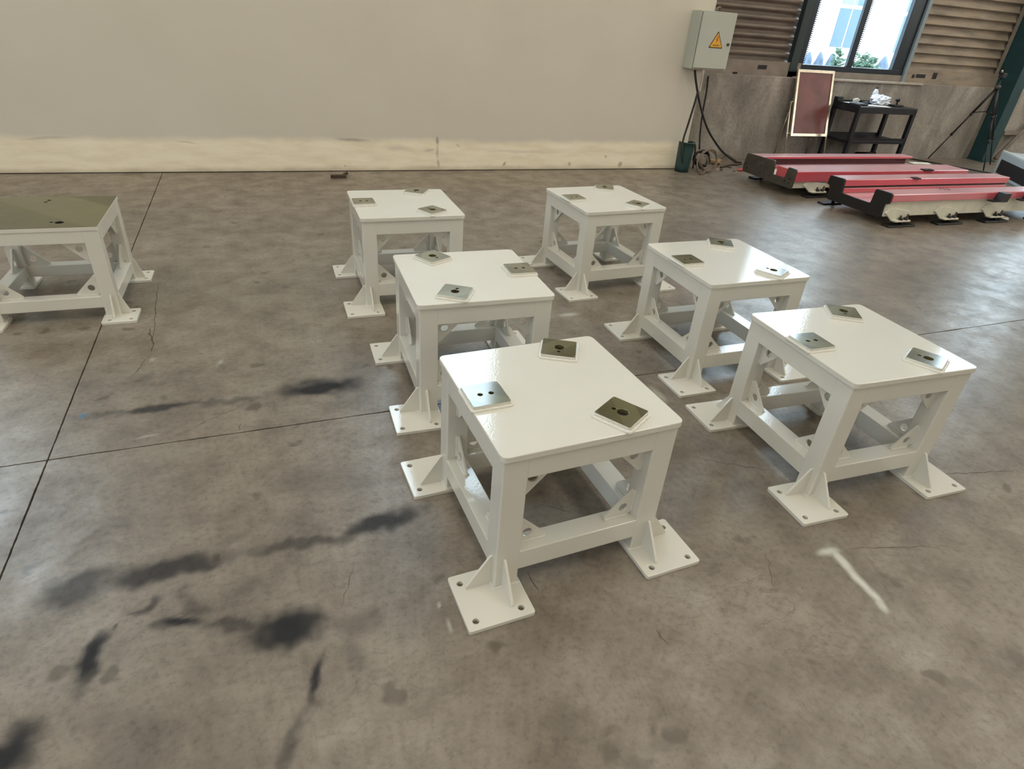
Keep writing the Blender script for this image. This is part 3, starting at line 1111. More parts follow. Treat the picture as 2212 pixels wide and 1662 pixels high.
    for face in range(4):
        ax = (Vector((1, 0, 0)), Vector((0, 1, 0)), Vector((1, 0, 0)), Vector((0, 1, 0)))[face]
        half = ix if face in (0, 2) else iy
        off = {0: Vector((0, -(ly - dep), 0)), 2: Vector((0, ly - dep, 0)), 1: Vector((lx - dep, 0, 0)), 3: Vector((-(lx - dep), 0, 0))}[face]
        for s1 in (-1, 1):
            for up_ in (0, 1):
                zc = low + rail if up_ else zt - rail
                xa = -s1 * ax
                ya = Vector((0, 0, 1 if up_ else -1))
                za = xa.cross(ya)
                p = off + ax * (s1 * half) + Vector((0, 0, zc))
                m = Matrix(((xa.x, ya.x, za.x, p.x), (xa.y, ya.y, za.y, p.y), (xa.z, ya.z, za.z, p.z), (0, 0, 0, 1)))
                cg = mobj('corner_gusset', me_g, 'cream', root, m)
                mobj('weld_bead', gbead, 'cream', cg)
    # feet
    hs = s / 2
    fo = round_poly([(-hs, -hs), (hs, -hs), (hs, hs), (-hs, hs)], 0.010)
    k = hs - 0.029
    me_f = plate_mesh('foot_plate', fo, [circle(k, k, 0.0095, 16), circle(k, -k + 0.005, 0.0095, 16), circle(-k + 0.005, k, 0.0095, 16)], FT, 0.0015)
    bm = bmesh.new()
    hl = leg / 2 + 0.001
    ring = []
    for (xa, ya), (xb, yb) in zip([(-hl, -hl), (hl, -hl), (hl, hl), (-hl, hl)], [(hl, -hl), (hl, hl), (-hl, hl), (-hl, -hl)]):
        for i in range(9):
            ring.append(Vector((xa + (xb - xa) * i / 9, ya + (yb - ya) * i / 9, FT)))
    add_tube(bm, ring, 0.0052, 6, True, 0.4)
    fbead = bpy.data.meshes.new('weld_bead')
    bm.to_mesh(fbead)
    bm.free()
    for p in fbead.polygons:
        p.use_smooth = True
    fbead.materials.append(MAT['cream'])
    gb = s - leg - 0.046
    gh = 0.112
    gtri = round_poly([(0, 0), (gb, 0), (gb, 0.008), (0.008, gh), (0, gh)], 0.003, 2)
    me_h = plate_mesh('foot_gusset', gtri, [], 0.008, 0.001)
    me_h.transform(Matrix.Translation((0, 0, -0.004)))
    for sx in (-1, 1):
        for sy in (-1, 1):
            m = Matrix.Translation((sx * (hw + e - hs), sy * (hd + e - hs), 0)) @ Matrix.Diagonal((sx, sy, 1, 1))
            if sx * sy < 0:      # keep the transform a rotation
                m = Matrix.Translation((sx * (hw + e - hs), sy * (hd + e - hs), 0)) @ Matrix.Rotation(math.radians({(1, -1): -90, (-1, 1): 90}[(sx, sy)]), 4, 'Z')
            elif sx < 0:
                m = Matrix.Translation((sx * (hw + e - hs), sy * (hd + e - hs), 0)) @ Matrix.Rotation(math.pi, 4, 'Z')
            fp = mobj('foot_plate', me_f, 'cream', root, m)
            inv = m.inverted()
            mobj('weld_bead', fbead, 'cream', fp, inv @ Matrix.Translation((sx * (lx - leg / 2), sy * (ly - leg / 2), 0)))
            for ax, orth in ((Vector((sx, 0, 0)), Vector((0, sy, 0))), (Vector((0, sy, 0)), Vector((sx, 0, 0)))):
                if abs(ax.x) > 0:
                    p = Vector((sx * (lx - 0.001), sy * (ly - leg * 0.36), FT - 0.001))
                else:
                    p = Vector((sx * (lx - leg * 0.36), sy * (ly - 0.001), FT - 0.001))
                ya = Vector((0, 0, 1))
                za = ax.cross(ya)
                gm = Matrix(((ax.x, ya.x, za.x, p.x), (ax.y, ya.y, za.y, p.y), (ax.z, ya.z, za.z, p.z), (0, 0, 0, 1)))
                mobj('foot_gusset', me_h, 'cream', fp, inv @ gm)
    return root


STANDS = [
    (0.709, 1.416, 3.18, 'cream steel stand farthest from the white wall, in the row beside the dark floor stains'),
    (1.969, 1.469, -1.35, 'cream steel stand farthest from the white wall, in the row nearer the red beams'),
    (1.997, 2.317, 0.27, 'cream steel stand in the middle of the row nearer the red beams'),
    (0.714, 2.338, 179.34, 'cream steel stand turned so its two-hole pad faces the other row'),
    (0.650, 3.438, 0.28, 'cream steel stand nearest the white wall, in the row nearer the olive-topped stand'),
    (1.910, 3.436, 3.75, 'cream steel stand nearest the white wall, in the row nearer the red beams'),
]
proto = build_stand(0.560, 0.553, 0.5027, 0.108, 0.200, 'cream', True, group='cream machine stands in two rows')
for i, (x, y, a, lb) in enumerate(STANDS):
    o = proto if i == 0 else copy_tree(proto)
    o.location = (x, y, 0)
    o.rotation_euler = (0, 0, math.radians(a))
    o['label'] = lb
og = build_stand(0.563, 0.545, 0.468, 0.074, 0.155, 'zinc_table', False, leg=0.066, inset=0.003, rail=0.058, low=0.062, label='cream steel stand with a bare olive metal top, standing apart near the white wall', gl=0.105)
og.location = (-1.0985, 3.555, 0)
og.name = 'olive_top_stand'


# ------------------------------------------------------------------ red wrapped track bases
def foot_set(root, u, v0, v1, sgn, mats):
    """bracket, bolts and levelling pad; sgn -1: towards the camera side"""
    ya, yb = sorted((v0, v0 + sgn * 0.018))
    br = prism('foot_bracket', [(u - 0.20, 0.120), (u - 0.10, 0.050), (u + 0.085, 0.050), (u + 0.105, 0.070), (u + 0.105, 0.130), (u - 0.10, 0.165), (u - 0.16, 0.165)], 'y', ya, yb, 'machwhite', root, 0.003)
    ya, yb = sorted((v0, v0 + sgn * 0.062))
    prism('bracket_flange', [(u - 0.09, ya), (u + 0.095, ya), (u + 0.105, yb), (u - 0.10, yb)], 'z', 0.046, 0.060, 'machwhite', br, 0.002)
    pc = v0 + sgn * 0.03
    pd = box('levelling_pad', u - 0.165, u + 0.165, pc - 0.045, pc + 0.045, 0.0, 0.018, 'black', root, 0.004)
    tube('levelling_screw', [(u + 0.02, pc, 0.015), (u + 0.02, pc, 0.05)], 0.018, 'black', pd)
    yo = v0 + sgn * 0.040
    for dx, hh in ((-0.03, 0.040), (0.03, 0.052)):
        bo = tube('bolt', [(u + 0.02 + dx, yo, 0.058), (u + 0.02 + dx * 1.5, yo, 0.060 + hh)], 0.0085, 'rust', root)
        tube('nut', [(u + 0.02 + dx, yo, 0.059), (u + 0.02 + dx, yo, 0.080)], 0.019, 'black', bo, sides=6)


def track_base(name, label, u0, u1, u1b, va, vb, prof, slots, br_mat, style):
    root = thing('track_base', label, 'machine base', (0, 0, 0), group='red wrapped track bases')
    hole_polys = [round_poly([(a, c), (b, c), (b, d), (a, d)], 0.004, 2) for a, b, c, d in slots]
    me = plate_mesh('end_bracket', round_poly(prof, 0.018, 3), hole_polys, 0.022, 0.002)
    m = Matrix(((0, 0, 1, u0 - 0.022), (1, 0, 0, 0), (0, 1, 0, 0), (0, 0, 0, 1)))
    mobj('end_bracket', me, br_mat, root, m)
    w = vb - va
    if style == 2:
        box('side_beam', u0, u1, va + 0.035, va + 0.16, 0.085, 0.226, 'machwhite', root, 0.004)
        box('film_cover', u0 + 0.001, u1, va + 0.005, va + 0.185, 0.224, 0.291, 'red', root, 0.006)
        box('pan', u0, u1b, va + 0.155, vb - 0.15, 0.10, 0.150, 'machwhite', root)
        box('film_cover', u0 + 0.001, u1b, va + 0.16, vb - 0.155, 0.149, 0.162, 'red', root, 0.002)
        box('side_beam', u0, u1b, vb - 0.16, vb - 0.03, 0.085, 0.17, 'machwhite', root, 0.004)
        box('film_cover', u0 + 0.001, u1b - 0.01, vb - 0.19, vb - 0.005, 0.165, 0.206, 'red', root, 0.003)
        box('rail_groove', u0 + 0.001, u1b, vb - 0.168, vb - 0.02, 0.206, 0.228, 'darkred', root)
        box('film_cover', u0 + 0.001, u1b, vb - 0.19, vb - 0.002, 0.228, 0.288, 'red', root, 0.005)
    else:
        box('side_beam', u0, u1, va + 0.03, va + 0.16, 0.085, 0.158, 'machwhite', root, 0.004)
        box('film_cover', u0 + 0.001, u1, va + 0.003, va + 0.30, 0.152, 0.257, 'red', root, 0.006)
        box('pan', u0, u1b, va + 0.16, vb - 0.15, 0.10, 0.150, 'machwhite', root)
        box('side_beam', u0, u1b, vb - 0.16, vb - 0.03, 0.085, 0.165, 'machwhite', root, 0.004)
        box('film_cover', u0 + 0.001, u1b + 0.02, vb - 0.19, vb - 0.002, 0.165, 0.185, 'red', root, 0.002)
        box('rail_groove', u0 + 0.001, u1b - 0.05, vb - 0.13, vb - 0.02, 0.185, 0.255, 'darkred', root)
        box('film_cover', u0 + 0.001, u1b, vb - 0.17, vb - 0.002, 0.253, 0.276, 'red', root, 0.004)
    return root


prof2 = [(4.105, 0.075), (4.115, 0.198), (4.065, 0.206), (4.070, 0.300), (4.250, 0.300), (4.258, 0.166), (4.606, 0.166), (4.622, 0.296), (4.805, 0.292), (4.812, 0.205), (4.770, 0.20), (4.760, 0.070)]
m2 = track_base('m2', 'red filmed track base with a black end bracket and black clamps', 5.17, 7.60, 7.50, 4.06, 4.81, prof2, [], 'black', 2)
for u in (5.37, 6.00, 6.64, 7.32):
    foot_set(m2, u, 4.095, 4.0, -1, None)
for u in (5.28, 6.4, 7.2):
    pd = box('levelling_pad', u - 0.12, u + 0.12, 4.78, 4.87, 0.0, 0.018, 'black', m2, 0.004)
    tube('levelling_screw', [(u, 4.79, 0.015), (u, 4.77, 0.10)], 0.016, 'black', pd)
for u in (6.55, 6.96):
    cl = prism('clamp_block', [(u - 0.055, 0.212), (u + 0.05, 0.212), (u + 0.065, 0.293), (u - 0.02, 0.293)], 'y', 3.985, 4.064, 'black', m2, 0.003)
    box('clamp_tab', u - 0.13, u - 0.04, 4.0, 4.064, 0.212, 0.222, 'black', cl)
cl = box('clip', 6.06, 6.14, 4.60, 4.66, 0.286, 0.297, 'black', m2)
for k in range(3):
    p0 = G(2024 + 9 * k, 404.5 + 0.8 * k, 0.292)
    p1 = G(2034 + 9 * k, 410 + 0.6 * k, 0.292)
    tube('pen_mark', [p0, p1], 0.0025, 'black', m2, sides=4)
prof1 = [(5.093, 0.083), (5.088, 0.280), (5.203, 0.280), (5.224, 0.164), (5.408, 0.164), (5.419, 0.299), (5.868, 0.286), (5.893, 0.15), (5.88, 0.088)]
slots1 = [(5.525, 5.545, 0.195, 0.262), (5.655, 5.675, 0.200, 0.262), (5.592, 5.620, 0.235, 0.258), (5.570, 5.585, 0.19, 0.205), (5.600, 5.615, 0.19, 0.205),
          (5.57, 5.60, 0.130, 0.142), (5.43, 5.46, 0.128, 0.140), (5.20, 5.22, 0.135, 0.148), (5.12, 5.15, 0.13, 0.142), (5.14, 5.16, 0.165, 0.178), (5.80, 5.83, 0.125, 0.14), (5.83, 5.85, 0.17, 0.185)]
m1 = track_base('m1', 'red filmed track base with a grey slotted end bracket, nearer the concrete wall', 5.00, 7.50, 7.34, 5.085, 5.885, prof1, slots1, 'steelgrey', 1)
for u in (5.34, 6.1, 6.9):
    foot_set(m1, u, 5.115, 5.0, -1, None)
for u in (5.25, 6.3, 7.2):
    pd = box('levelling_pad', u - 0.12, u + 0.12, 5.84, 5.93, 0.0, 0.018, 'black', m1, 0.004)
    tube('levelling_screw', [(u, 5.85, 0.015), (u, 5.83, 0.10)], 0.016, 'black', pd)
prism('white_end_plate', [(7.38, 5.70), (7.62, 5.66), (7.66, 5.74), (7.40, 5.80)], 'z', 0.19, 0.20, 'machwhite', m1)
for u, v in ((6.85, 5.105), (7.52, 5.02)):
    cb = box('black_clip', u - 0.07, u + 0.07, v - 0.03, v + 0.03, 0.256, 0.268, 'black', m1) if u < 7 else None
p = G(2081, 373)
tag(box('black_magnet_block', 7.78, 7.92, 5.46, 5.53, 0.0, 0.03, 'black', bev=0.004), 'small black metal block on the floor past the red beam ends', 'block')


# ------------------------------------------------------------------ electrical cabinet
cab = thing('electrical_cabinet', 'grey electrical cabinet with yellow warning triangle mounted on the white wall end', 'cabinet', (4.262, 6.39, 1.065))
box('body', 0, 0.440, -0.165, 0.0, 0, 0.532, 'boxgrey', cab, 0.004)
dr = box('door', 0.012, 0.428, -0.183, -0.166, 0.012, 0.520, 'boxgrey', cab, 0.004)
tube('lock', [(0.385, -0.181, 0.245), (0.385, -0.195, 0.245)], 0.014, 'steelgrey', dr, sides=12)
box('lock_slot', 0.382, 0.388, -0.197, -0.194, 0.236, 0.254, 'black', dr)
box('door_gasket', 0.010, 0.430, -0.1675, -0.165, 0.010, 0.522, 'steelgrey', cab)
sg = prism('warning_sign', round_poly([(0.150, 0.205), (0.325, 0.205), (0.238, 0.360)], 0.010, 3), 'y', -0.1855, -0.183, 'black', dr)
sg['label'] = 'yellow triangle electric shock warning'
prism('sign_face', round_poly([(0.163, 0.213), (0.312, 0.213), (0.238, 0.346)], 0.006, 3), 'y', -0.1862, -0.1855, 'yellow', sg)
prism('lightning_bolt', [(0.243, 0.318), (0.226, 0.276), (0.239, 0.279), (0.229, 0.246), (0.253, 0.286), (0.240, 0.283), (0.251, 0.316)], 'y', -0.1868, -0.1862, 'scrapred', sg)
fc = bpy.data.curves.new('sign_text', 'FONT')
fc.body = '有电危险'
fc.size = 0.021
fc.align_x = 'CENTER'
ft = bpy.data.objects.new('sign_text_tmp', fc)
C.objects.link(ft)
bpy.context.view_layer.update()
tm = bpy.data.meshes.new_from_object(ft.evaluated_get(bpy.context.evaluated_depsgraph_get()))
bpy.data.objects.remove(ft)
bpy.data.curves.remove(fc)
mobj('sign_text', tm, 'black', sg, Matrix.Translation((0.238, -0.1870, 0.222)) @ Matrix.Rotation(math.pi / 2, 4, 'X'))
tube('conduit', [(0.25, -0.05, 0.532), (0.25, -0.05, 0.56), (0.31, -0.02, 0.575), (0.34, 0.02, 0.55)], 0.008, 'rope', cab, 5)

# cables that hang from the cabinet
y0 = 6.29
tag(tube('power_cable', [onV(1501, 152, y0), onV(1504, 180, y0), onV(1512, 225, 6.28), onV(1527, 275, 6.28), onV(1547, 310, 6.30), onV(1565, 332, 6.35), G(1590, 350, 0.012), G(1602, 352, 0.012)], 0.0125, 'blacksoft', smooth_n=8), 'black cable curving down from the grey cabinet to the floor by the track base', 'cable')
tag(tube('power_cable', [onV(1508, 196, 6.245), onV(1500, 225, 6.235), onV(1486, 270, 6.24), onV(1476, 302, 6.22), onV(1473, 330, 6.19), onV(1474, 352, 6.19)], 0.011, 'blacksoft', smooth_n=8), 'black cable crossing in front of the white wall into the green bin', 'cable')
tag(tube('power_cable', [onV(1530, 165, 6.90), onV(1526, 200, 6.86), onV(1517, 250, 6.75), onV(1512.5, 290, 6.6), onV(1511, 322, 6.45)], 0.011, 'blacksoft', smooth_n=8), 'black cable dropping along the concrete wall to the cable coil', 'cable')
tag(tube('conduit_pipe', [onV(1519, 152, 6.85), onV(1512, 188, 6.80), onV(1509, 200, 6.75)], 0.018, 'sill', smooth_n=4), 'short pale conduit pipe under the grey cabinet', 'pipe')


# green bin, coils and debris at the end of the white wall
gb = thing('green_bin', 'dark green battered plastic half bin against the white wall end', 'bin', (4.44, 6.27, 0))
bm = bmesh.new()
ringo, ringi = [], []
for zi in range(6):
    z = 0.0 + 0.32 * zi / 5
    rr = 0.078 + 0.010 * zi / 5
    row = []
    for k in range(15):
        a = math.radians(150 + 240 * k / 14)
        j = 1 + 0.07 * mnoise.noise(Vector((a * 2, z * 9, 1)))
        row.append((bm.verts.new((rr * j * math.cos(a), rr * j * 0.95 * math.sin(a), z)), bm.verts.new(((rr * j - 0.006) * math.cos(a), (rr * j - 0.006) * 0.95 * math.sin(a), z))))
    ringo.append(row)
for a, b in zip(ringo, ringo[1:]):
    for k in range(14):
        bm.faces.new((a[k][0], a[k + 1][0], b[k + 1][0], b[k][0]))
        bm.faces.new((a[k][1], b[k][1], b[k + 1][1], a[k + 1][1]))
for row in (ringo[0], ringo[-1]):
    for k in range(14):
        bm.faces.new((row[k][0], row[k][1], row[k + 1][1], row[k + 1][0]))
finish('shell', bm, 'greenplastic', gb, smooth=True)
tube('rim', [(0.088 * math.cos(math.radians(150 + 240 * k / 14)), 0.084 * math.sin(math.radians(150 + 240 * k / 14)), 0.32) for k in range(15)], 0.007, 'greenplastic', gb)
tube('back_edge', [(0.078 * math.cos(math.radians(150)), 0.074 * math.sin(math.radians(150)), 0.004), (0.088 * math.cos(math.radians(150)), 0.084 * math.sin(math.radians(150)), 0.32)], 0.006, 'greenplastic', gb)


def coil(name, c, rx, rz_, turns, rad, mat, label, tilt, n=26, jit=0.018, yaw=0.0):
    pts = []
    for i in range(n * turns):
        a = 2 * math.pi * i / n
        k = 1 + 0.10 * math.sin(i * 0.7) * 0.5
        pts.append(Vector((rx * k * math.cos(a), 0.012 * math.sin(a * 0.5 + i * 0.05) + jit * math.sin(i * 0.31), rz_ * k * math.sin(a))))
    m = Matrix.Rotation(yaw, 3, 'Z') @ Matrix.Rotation(tilt, 3, 'X')
    pts = [m @ p for p in pts]
    zmin = min(p.z for p in pts)
    pts = [p + Vector((c[0], c[1], c[2] - zmin + rad)) for p in pts]
    bm = bmesh.new()
    add_tube(bm, pts, rad, 6)
    return tag(finish(name, bm, mat, smooth=True), label, 'cable')


coil('cable_coil', (4.585, 6.10, 0), 0.075, 0.10, 2, 0.0075, 'rope', 'small grey-brown cable loop leaning on the green bin', -0.22)
coil('cable_coil', (4.73, 6.20, 0), 0.115, 0.12, 3, 0.008, 'rope', 'large grey-brown cable coil on the floor by the white wall end', -0.25)
coil('cable_coil', (4.78, 6.40, 0), 0.10, 0.09, 4, 0.011, 'blacksoft', 'dark cable coil lying behind the grey-brown coil', -0.5, jit=0.03)
tag(tube('loose_cable', [(4.50, 6.42, 0.26), (4.57, 6.40, 0.30), (4.63, 6.38, 0.27), (4.65, 6.37, 0.15), (4.655, 6.36, 0.012)], 0.010, 'blacksoft', smooth_n=6), 'black cable arching from the green bin to the coils', 'cable')
tag(tube('loose_cable', [G(1535, 347, 0.01), G(1555, 340, 0.03), G(1568, 333, 0.06), G(1578, 338, 0.04), G(1590, 346, 0.01)], 0.009, 'rope', smooth_n=6), 'grey-brown loose cable humped on the floor by the concrete wall', 'cable')
tag(tube('loose_cable', [G(1557, 362, 0.01), G(1575, 357, 0.01), G(1590, 356, 0.01), G(1602, 354, 0.01)], 0.012, 'rust', smooth_n=6), 'brown rag-like strip lying on the floor before the grey bracket', 'strip')
q = G(1545, 355)
tag(lump('wood_chunk', (q.x, q.y, 0.035), 0.075, (1.2, 0.8, 0.5), 'wood', sub=2, amp=0.4, seed=3), 'pale broken wood chunk beside the cable coil', 'wood')
for k, (px, py, r) in enumerate(((1558, 368, 0.016), (1571, 361, 0.02), (1577, 363, 0.015), (1586, 371, 0.014), (1550, 367, 0.012))):
    q = G(px, py)
    tag(lump('debris_bit', (q.x, q.y, r * 0.4), r, (1.5, 1, 0.5), 'rust' if k < 4 else 'paper', sub=1, amp=0.5, seed=k), ('flat dark scrap nearest the wood chunk', 'largest dark scrap beside the brown strip', 'dark scrap touching distance from the largest scrap', 'dark scrap nearest the red film scrap', 'small pale scrap on the floor by the cable coils')[k], 'debris', 'scraps by the cable coils')
q = G(1599, 369)
tag(lump('red_scrap', (q.x, q.y, 0.012), 0.035, (1.3, 0.8, 0.4), 'scrapred', sub=2, amp=0.5, seed=9), 'crumpled red film scrap by the grey end bracket', 'scrap')
q = G(2170, 475)
tag(lump('paper_scrap', (q.x, q.y, 0.012), 0.035, (1.5, 0.8, 0.5), 'paper', sub=2, amp=0.5, seed=4), 'small white paper scrap by a black levelling pad', 'scrap')

# floor cable near the tripod
a, b2 = G(1955, 340, 0.006), G(2117, 372, 0.006)
tag(tube('floor_cable', [(8.79, 6.90, 0.007), (8.9, 6.68, 0.007), (9.02, 6.42, 0.007), (9.18, 6.07, 0.007), (9.35, 5.75, 0.007)], 0.009, 'blacksoft', smooth_n=6), 'thin black cable lying straight on the floor under the tripod', 'cable')


# ------------------------------------------------------------------ A-board
ab = thing('sign_easel', 'maroon board in a stainless frame on an easel leaning at the concrete wall', 'board', (6.26, 6.61, 0))


def lean(z, off=0.0):
    return 0.25 * z + off


wb = 0.59
tube('cross_bar', [(-0.04, lean(0.36, 0.0), 0.36), (wb + 0.03, lean(0.36, 0.0), 0.36)], 0.008, 'chrome', ab)
tube('cross_bar', [(-0.04, lean(0.72, 0.0), 0.72), (wb + 0.03, lean(0.72, 0.0), 0.72)], 0.008, 'chrome', ab)
tube('stand_pole', [(-0.04, lean(0), 0.0), (-0.035, lean(0.73), 0.73)], 0.011, 'chrome', ab)
tube('stand_pole', [(wb + 0.03, lean(0), 0.0), (wb + 0.022, lean(0.73), 0.73)], 0.011, 'chrome', ab)
for xx in (0.03, wb - 0.03):
    tube('rear_leg', [(xx, 0.30, 0.0), (xx, lean(0.8) + 0.012, 0.8)], 0.009, 'chrome', ab)


def board(name, x0, x1, z0, z1, o0, o1, mat):
    bm = bmesh.new()
    vs = []
    for z in (z0, z1):
        for o in (o0, o1):
            for x in (x0, x1):
                vs.append(bm.verts.new((x, lean(z, o), z)))
    for f in ((0, 2, 3, 1), (4, 5, 7, 6), (0, 1, 5, 4), (2, 6, 7, 3), (0, 4, 6, 2), (1, 3, 7, 5)):
        bm.faces.new([vs[i] for i in f])
    return finish(name, bm, mat, ab)


bd = board('panel', 0.02, wb - 0.02, 0.36, 1.06, -0.020, -0.010, 'maroon')
board('frame_side', 0, 0.030, 0.335, 1.085, -0.030, -0.004, 'chrome')
board('frame_side', wb - 0.030, wb, 0.335, 1.085, -0.030, -0.004, 'chrome')
board('frame_top', 0.030, wb - 0.030, 1.055, 1.085, -0.030, -0.004, 'chrome')
board('frame_bottom', 0.030, wb - 0.030, 0.335, 0.365, -0.030, -0.004, 'chrome')


# ------------------------------------------------------------------ tool cart and what lies on it
ct = thing('tool_cart', 'black steel two-tier cart under the window', 'cart', (6.95, 6.38, 0), math.radians(-1.5))
LW, LD = 0.97, 0.46
for x in (0, LW - 0.05):
    for y in (0, LD - 0.05):
        box('leg', x, x + 0.05, y, y + 0.05, 0.0, 0.70, 'cart', ct, 0.004)
box('tray', 0, LW, 0, LD, 0.66, 0.735, 'cart', ct, 0.005)
box('tray_rim', 0, LW, LD - 0.012, LD, 0.735, 0.765, 'cart', ct)
box('tray_rim', 0, 0.012, 0, LD, 0.735, 0.752, 'cart', ct)
box('lower_shelf', 0.0, LW, 0.0, LD, 0.30, 0.335, 'cart', ct, 0.004)
for y in (0.0, LD - 0.012):
    box('shelf_rim', 0.05, LW - 0.05, y, y + 0.012, 0.335, 0.37, 'cart', ct)
box('corner_bracket', 0.0, 0.09, LD - 0.06, LD, 0.765, 0.80, 'cart', ct)
zt = 0.7375


def on_cart(x, y):
    v = Matrix.Rotation(math.radians(-1.5), 3, 'Z') @ Vector((x, y, 0))
    return Vector((6.95 + v.x, 6.38 + v.y, zt))


p = on_cart(0.53, 0.22)
tag(lump('plastic_bag', (p.x, p.y, zt + 0.055), 0.085, (1.5, 1.0, 0.75), 'plastic', sub=3, amp=0.6, fr=3.5, seed=5, squash=-0.055), 'crumpled white plastic bag heaped round a bottle on the cart', 'bag')
bt = thing('spray_bottle', 'white plastic bottle with dark cap standing in the bag on the cart', 'bottle', (p.x + 0.02, p.y + 0.135, zt))
bmx = bmesh.new()
add_tube(bmx, [Vector((0, 0, z)) for z in (0, 0.005, 0.14, 0.165, 0.18)], [0.030, 0.034, 0.034, 0.022, 0.014], 14)
finish('body', bmx, 'plastic', bt, smooth=True)
tube('cap', [(0, 0, 0.178), (0, 0, 0.205)], 0.015, 'rust', bt, sides=12)
p = on_cart(0.80, 0.20)
kn = thing('clamp_knob', 'black knob on a flat plate lying on the cart beside the bag', 'tool', (p.x, p.y, zt))
box('plate', -0.08, 0.08, -0.05, 0.05, 0, 0.018, 'black', kn, 0.003)
tube('stem', [(0, 0, 0.016), (0, 0, 0.06)], 0.012, 'black', kn)
tube('knob', [(0, 0, 0.058), (0, 0, 0.09)], 0.026, 'black', kn, sides=10)
for x, y, sx, sy, a, h, lb in ((0.26, 0.38, 0.14, 0.05, 0.1, 0.006, 'white paper sheet at the wall side of the cart top'), (0.36, 0.09, 0.15, 0.07, -0.35, 0.008, 'pale plastic sleeve on the cart top in front of the bag')):
    p = on_cart(x, y)
    o = box('paper_sheet', -sx, sx, -sy, sy, 0, h, 'paper', None, 0.002, loc=(p.x, p.y, zt))
    o.rotation_euler = (0, 0, a)
    tag(o, lb, 'paper')
p = on_cart(0.13, 0.16)
o = box('black_case', -0.09, 0.09, -0.07, 0.07, 0, 0.022, 'black', None, 0.004, loc=(p.x, p.y, zt))
tag(o, 'flat black case on the cart top beside the papers', 'case')
p = on_cart(0.345, 0.25)
o = lump('dark_cloth', (p.x, p.y, zt + 0.02), 0.045, (1.3, 0.8, 0.35), 'blacksoft', sub=3, amp=0.4, seed=8, squash=-0.02)
tag(o, 'dark crumpled cloth between the bag and the papers on the cart', 'cloth')
p = on_cart(0.27, 0.36)
o = lump('tissue_ball', (p.x, p.y, zt + 0.034), 0.035, (1.3, 0.9, 0.8), 'paper', sub=3, amp=0.4, seed=2, squash=-0.028)
tag(o, 'crumpled white tissue on the paper on the cart', 'tissue')
dr_ = thing('floor_drum', 'dark round canister lying on the floor under the cart', 'canister', (7.60, 6.62, 0.075))
tube('body', [(-0.14, 0, 0), (0.14, 0.02, 0)], 0.075, 'cart', dr_, sides=18)
tube('rim', [(-0.15, -0.001, 0), (-0.135, 0, 0)], 0.078, 'black', dr_, sides=18)
tube('rim', [(0.135, 0.019, 0), (0.15, 0.021, 0)], 0.078, 'black', dr_, sides=18)

# ------------------------------------------------------------------ tripod
tp = thing('tripod', 'thin dark camera tripod standing before the teal column', 'tripod', (9.44, 6.50, 0))
apex = Vector((-0.02, 0, 1.03))
for i, (fx, fy) in enumerate(((-0.26, 0.40), (-0.16, -0.40), (0.50, -0.02))):
    f = Vector((fx, fy, 0.008))
    lg = tube('leg', [apex, apex.lerp(f, 0.36)], 0.016, 'black', tp)
    tube('lower_leg', [apex.lerp(f, 0.34), apex.lerp(f, 0.64)], 0.012, 'black', lg)
    tube('foot_tube', [apex.lerp(f, 0.62), f], 0.0085, 'black', lg)
    for t in (0.36, 0.64):
        q = apex.lerp(f, t)
        d = (f - apex).normalized() * 0.02
        tube('leg_clamp', [q - d, q + d], 0.020, 'black', lg)
    tube('spreader', [apex.lerp(f, 0.34), Vector((-0.02, 0, 0.72))], 0.006, 'black', tp)
tube('centre_column', [(-0.02, 0, 0.70), (-0.02, 0, 1.16)], 0.010, 'black', tp)
tube('shoulder', [(-0.02, 0, 1.0), (-0.02, 0, 1.05)], 0.034, 'steelgrey', tp, sides=12)
box('head', -0.06, 0.02, -0.03, 0.03, 1.14, 1.20, 'black', tp, 0.006)
tube('clamp', [(-0.05, 0, 1.19), (-0.09, -0.01, 1.23)], 0.012, 'chrome', tp)

# ------------------------------------------------------------------ grey case at the frame's edge
pa, pb = Vector((9.23, 5.94)), Vector((8.80, 5.35))
ang = math.atan2(pb.y - pa.y, pb.x - pa.x)
gc = thing('grey_case', 'light grey metal machine housing with dark window beyond the red beams', 'housing', (pa.x, pa.y, 0), ang)
box('body', 0, 1.3, 0.0, 0.55, 0.0, 0.30, 'casegrey', gc, 0.012)
box('dark_window', 0.10, 1.15, -0.004, 0.003, 0.045, 0.215, 'cart', gc)
box('top_rail', 0.02, 1.3, 0.0, 0.025, 0.299, 0.318, 'paper', gc)

# ------------------------------------------------------------------ scrap plates near the white wall
sp = tag(box('steel_bar', -0.07, 0.07, -0.022, 0.022, 0, 0.026, 'rust', None, 0.002, loc=(0.545, 6.135, 0)), 'short dark steel bar on the floor near the white wall', 'bar')
bm = bmesh.new()
add_box(bm, -0.055, 0.02, -0.03, 0.03, 0, 0.008)
add_box(bm, 0.015, 0.055, -0.03, 0.03, 0.006, 0.020)
for v in bm.verts:
    if v.co.x > 0.01:
        v.co.z += (v.co.x - 0.01) * 0.4
o = finish('bent_plate', bm, 'rust', None, (0.585, 6.195, 0))
tag(o, 'bent dark metal plate beside the short steel bar', 'plate')

# ------------------------------------------------------------------ outside the window
struct(box('ground_outside', -12, 30, 7.25, 30, -0.3, -0.12, 'outground'), 'pale yard outside the window')
VF = 14.0
bl = thing('outside_building', 'white building with tall blue windows seen through the window', 'building', (0, 0, 0))
box('wall', 2, 30, VF, VF + 0.3, -0.12, 6.5, 'facade', bl)


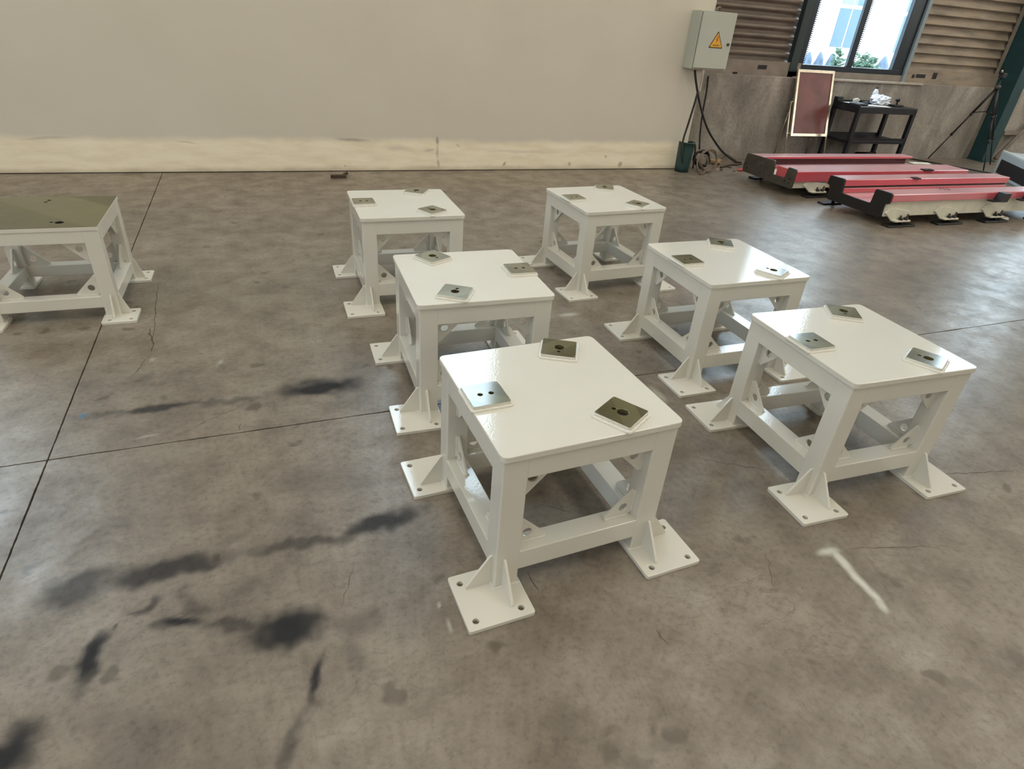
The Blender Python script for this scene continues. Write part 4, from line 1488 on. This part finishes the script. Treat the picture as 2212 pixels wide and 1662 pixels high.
def fwin(pxl, pyl, width):
    a = onV(pxl, pyl, VF)
    z0, z1 = a.z, a.z + 4.0
    wf = box('window', a.x - 0.06, a.x + width + 0.06, VF - 0.05, VF, z0 - 0.06, z1, 'facade', bl)
    hh = 0.92
    z = z0
    for r in range(4):
        for k in range(2):
            x0 = a.x + k * width / 2 + (0.02 if k else 0)
            box('pane', x0, x0 + width / 2 - 0.03, VF - 0.06, VF - 0.05, z, z + hh - 0.08, 'blueglass', wf)
        z += hh
    box('sill', a.x - 0.2, a.x + width + 0.2, VF - 0.14, VF, z0 - 0.14, z0 - 0.06, 'facade', wf)


fwin(1788, 100.5, 0.80)
fwin(1924, 113.5, 0.80)
# shrubs and sacks by the facade
rs = random.Random(3)


def shrub(cx, cy, h, w, n, label):
    t = thing('shrub', label, 'shrub', (cx, cy, -0.12))
    bm = bmesh.new()
    for i in range(n):
        a = rs.uniform(0, 6.28)
        r = w * math.sqrt(rs.random())
        z = h * (0.25 + 0.75 * rs.random()) * (1 - 0.25 * (r / w) ** 2)
        c = Vector((r * math.cos(a), r * math.sin(a), z + 0.03))
        d = Vector((rs.uniform(-1, 1), rs.uniform(-1, 1), rs.uniform(-0.2, 1))).normalized()
        e = d.orthogonal().normalized()
        l = rs.uniform(0.07, 0.16)
        bm.faces.new([bm.verts.new(c), bm.verts.new(c + d * l * 0.5 + e * l * 0.25), bm.verts.new(c + d * l), bm.verts.new(c + d * l * 0.5 - e * l * 0.25)])
    fo = finish('foliage', bm, 'leaf', t)
    fo['kind'] = 'stuff'
    for k in range(5):
        a = k * 1.3
        tube('stem', [(0, 0, 0), (0.4 * w * math.cos(a), 0.4 * w * math.sin(a), h * 0.7)], 0.012, 'leaf', t, sides=5)


VS = 12.0
for px, top, ww, n, lb in ((1872, 117, 0.36, 1500, 'bright green leafy shrub outside the window, the bushier one'), (1817, 104, 0.13, 380, 'slim pale green shrub outside the window')):
    q = onV(px, top, VS)
    shrub(q.x, VS, q.z + 0.12, ww, n, lb)
for k, (px, top, r, lb) in enumerate(((1749, 112, 0.14, 'pale blue-grey sack outside the window, at the end of its row away from the shrubs'), (1774, 113, 0.14, 'pale blue-grey sack outside the window, middle of its row'), (1800, 116, 0.14, 'pale blue-grey sack outside the window, next to the slim shrub'), (1914, 122, 0.17, 'blue-grey sack outside the window beside the bushier shrub'))):
    q = onV(px, top, VS + 0.9)
    h = q.z + 0.12
    bm = bmesh.new()
    path = [Vector((0.02 * math.sin(i * 1.7 + k), 0, h * i / 9)) for i in range(10)]
    add_tube(bm, path, [r * f for f in (0.9, 1.0, 1.0, 1.02, 1.0, 0.98, 1.0, 0.9, 0.6, 0.15)], 14, jitter=0.12)
    o = finish('yard_sack', bm, 'sack', None, (q.x, VS + 0.9, -0.12), smooth=True)
    tag(o, lb, 'sack', 'sacks in the yard')
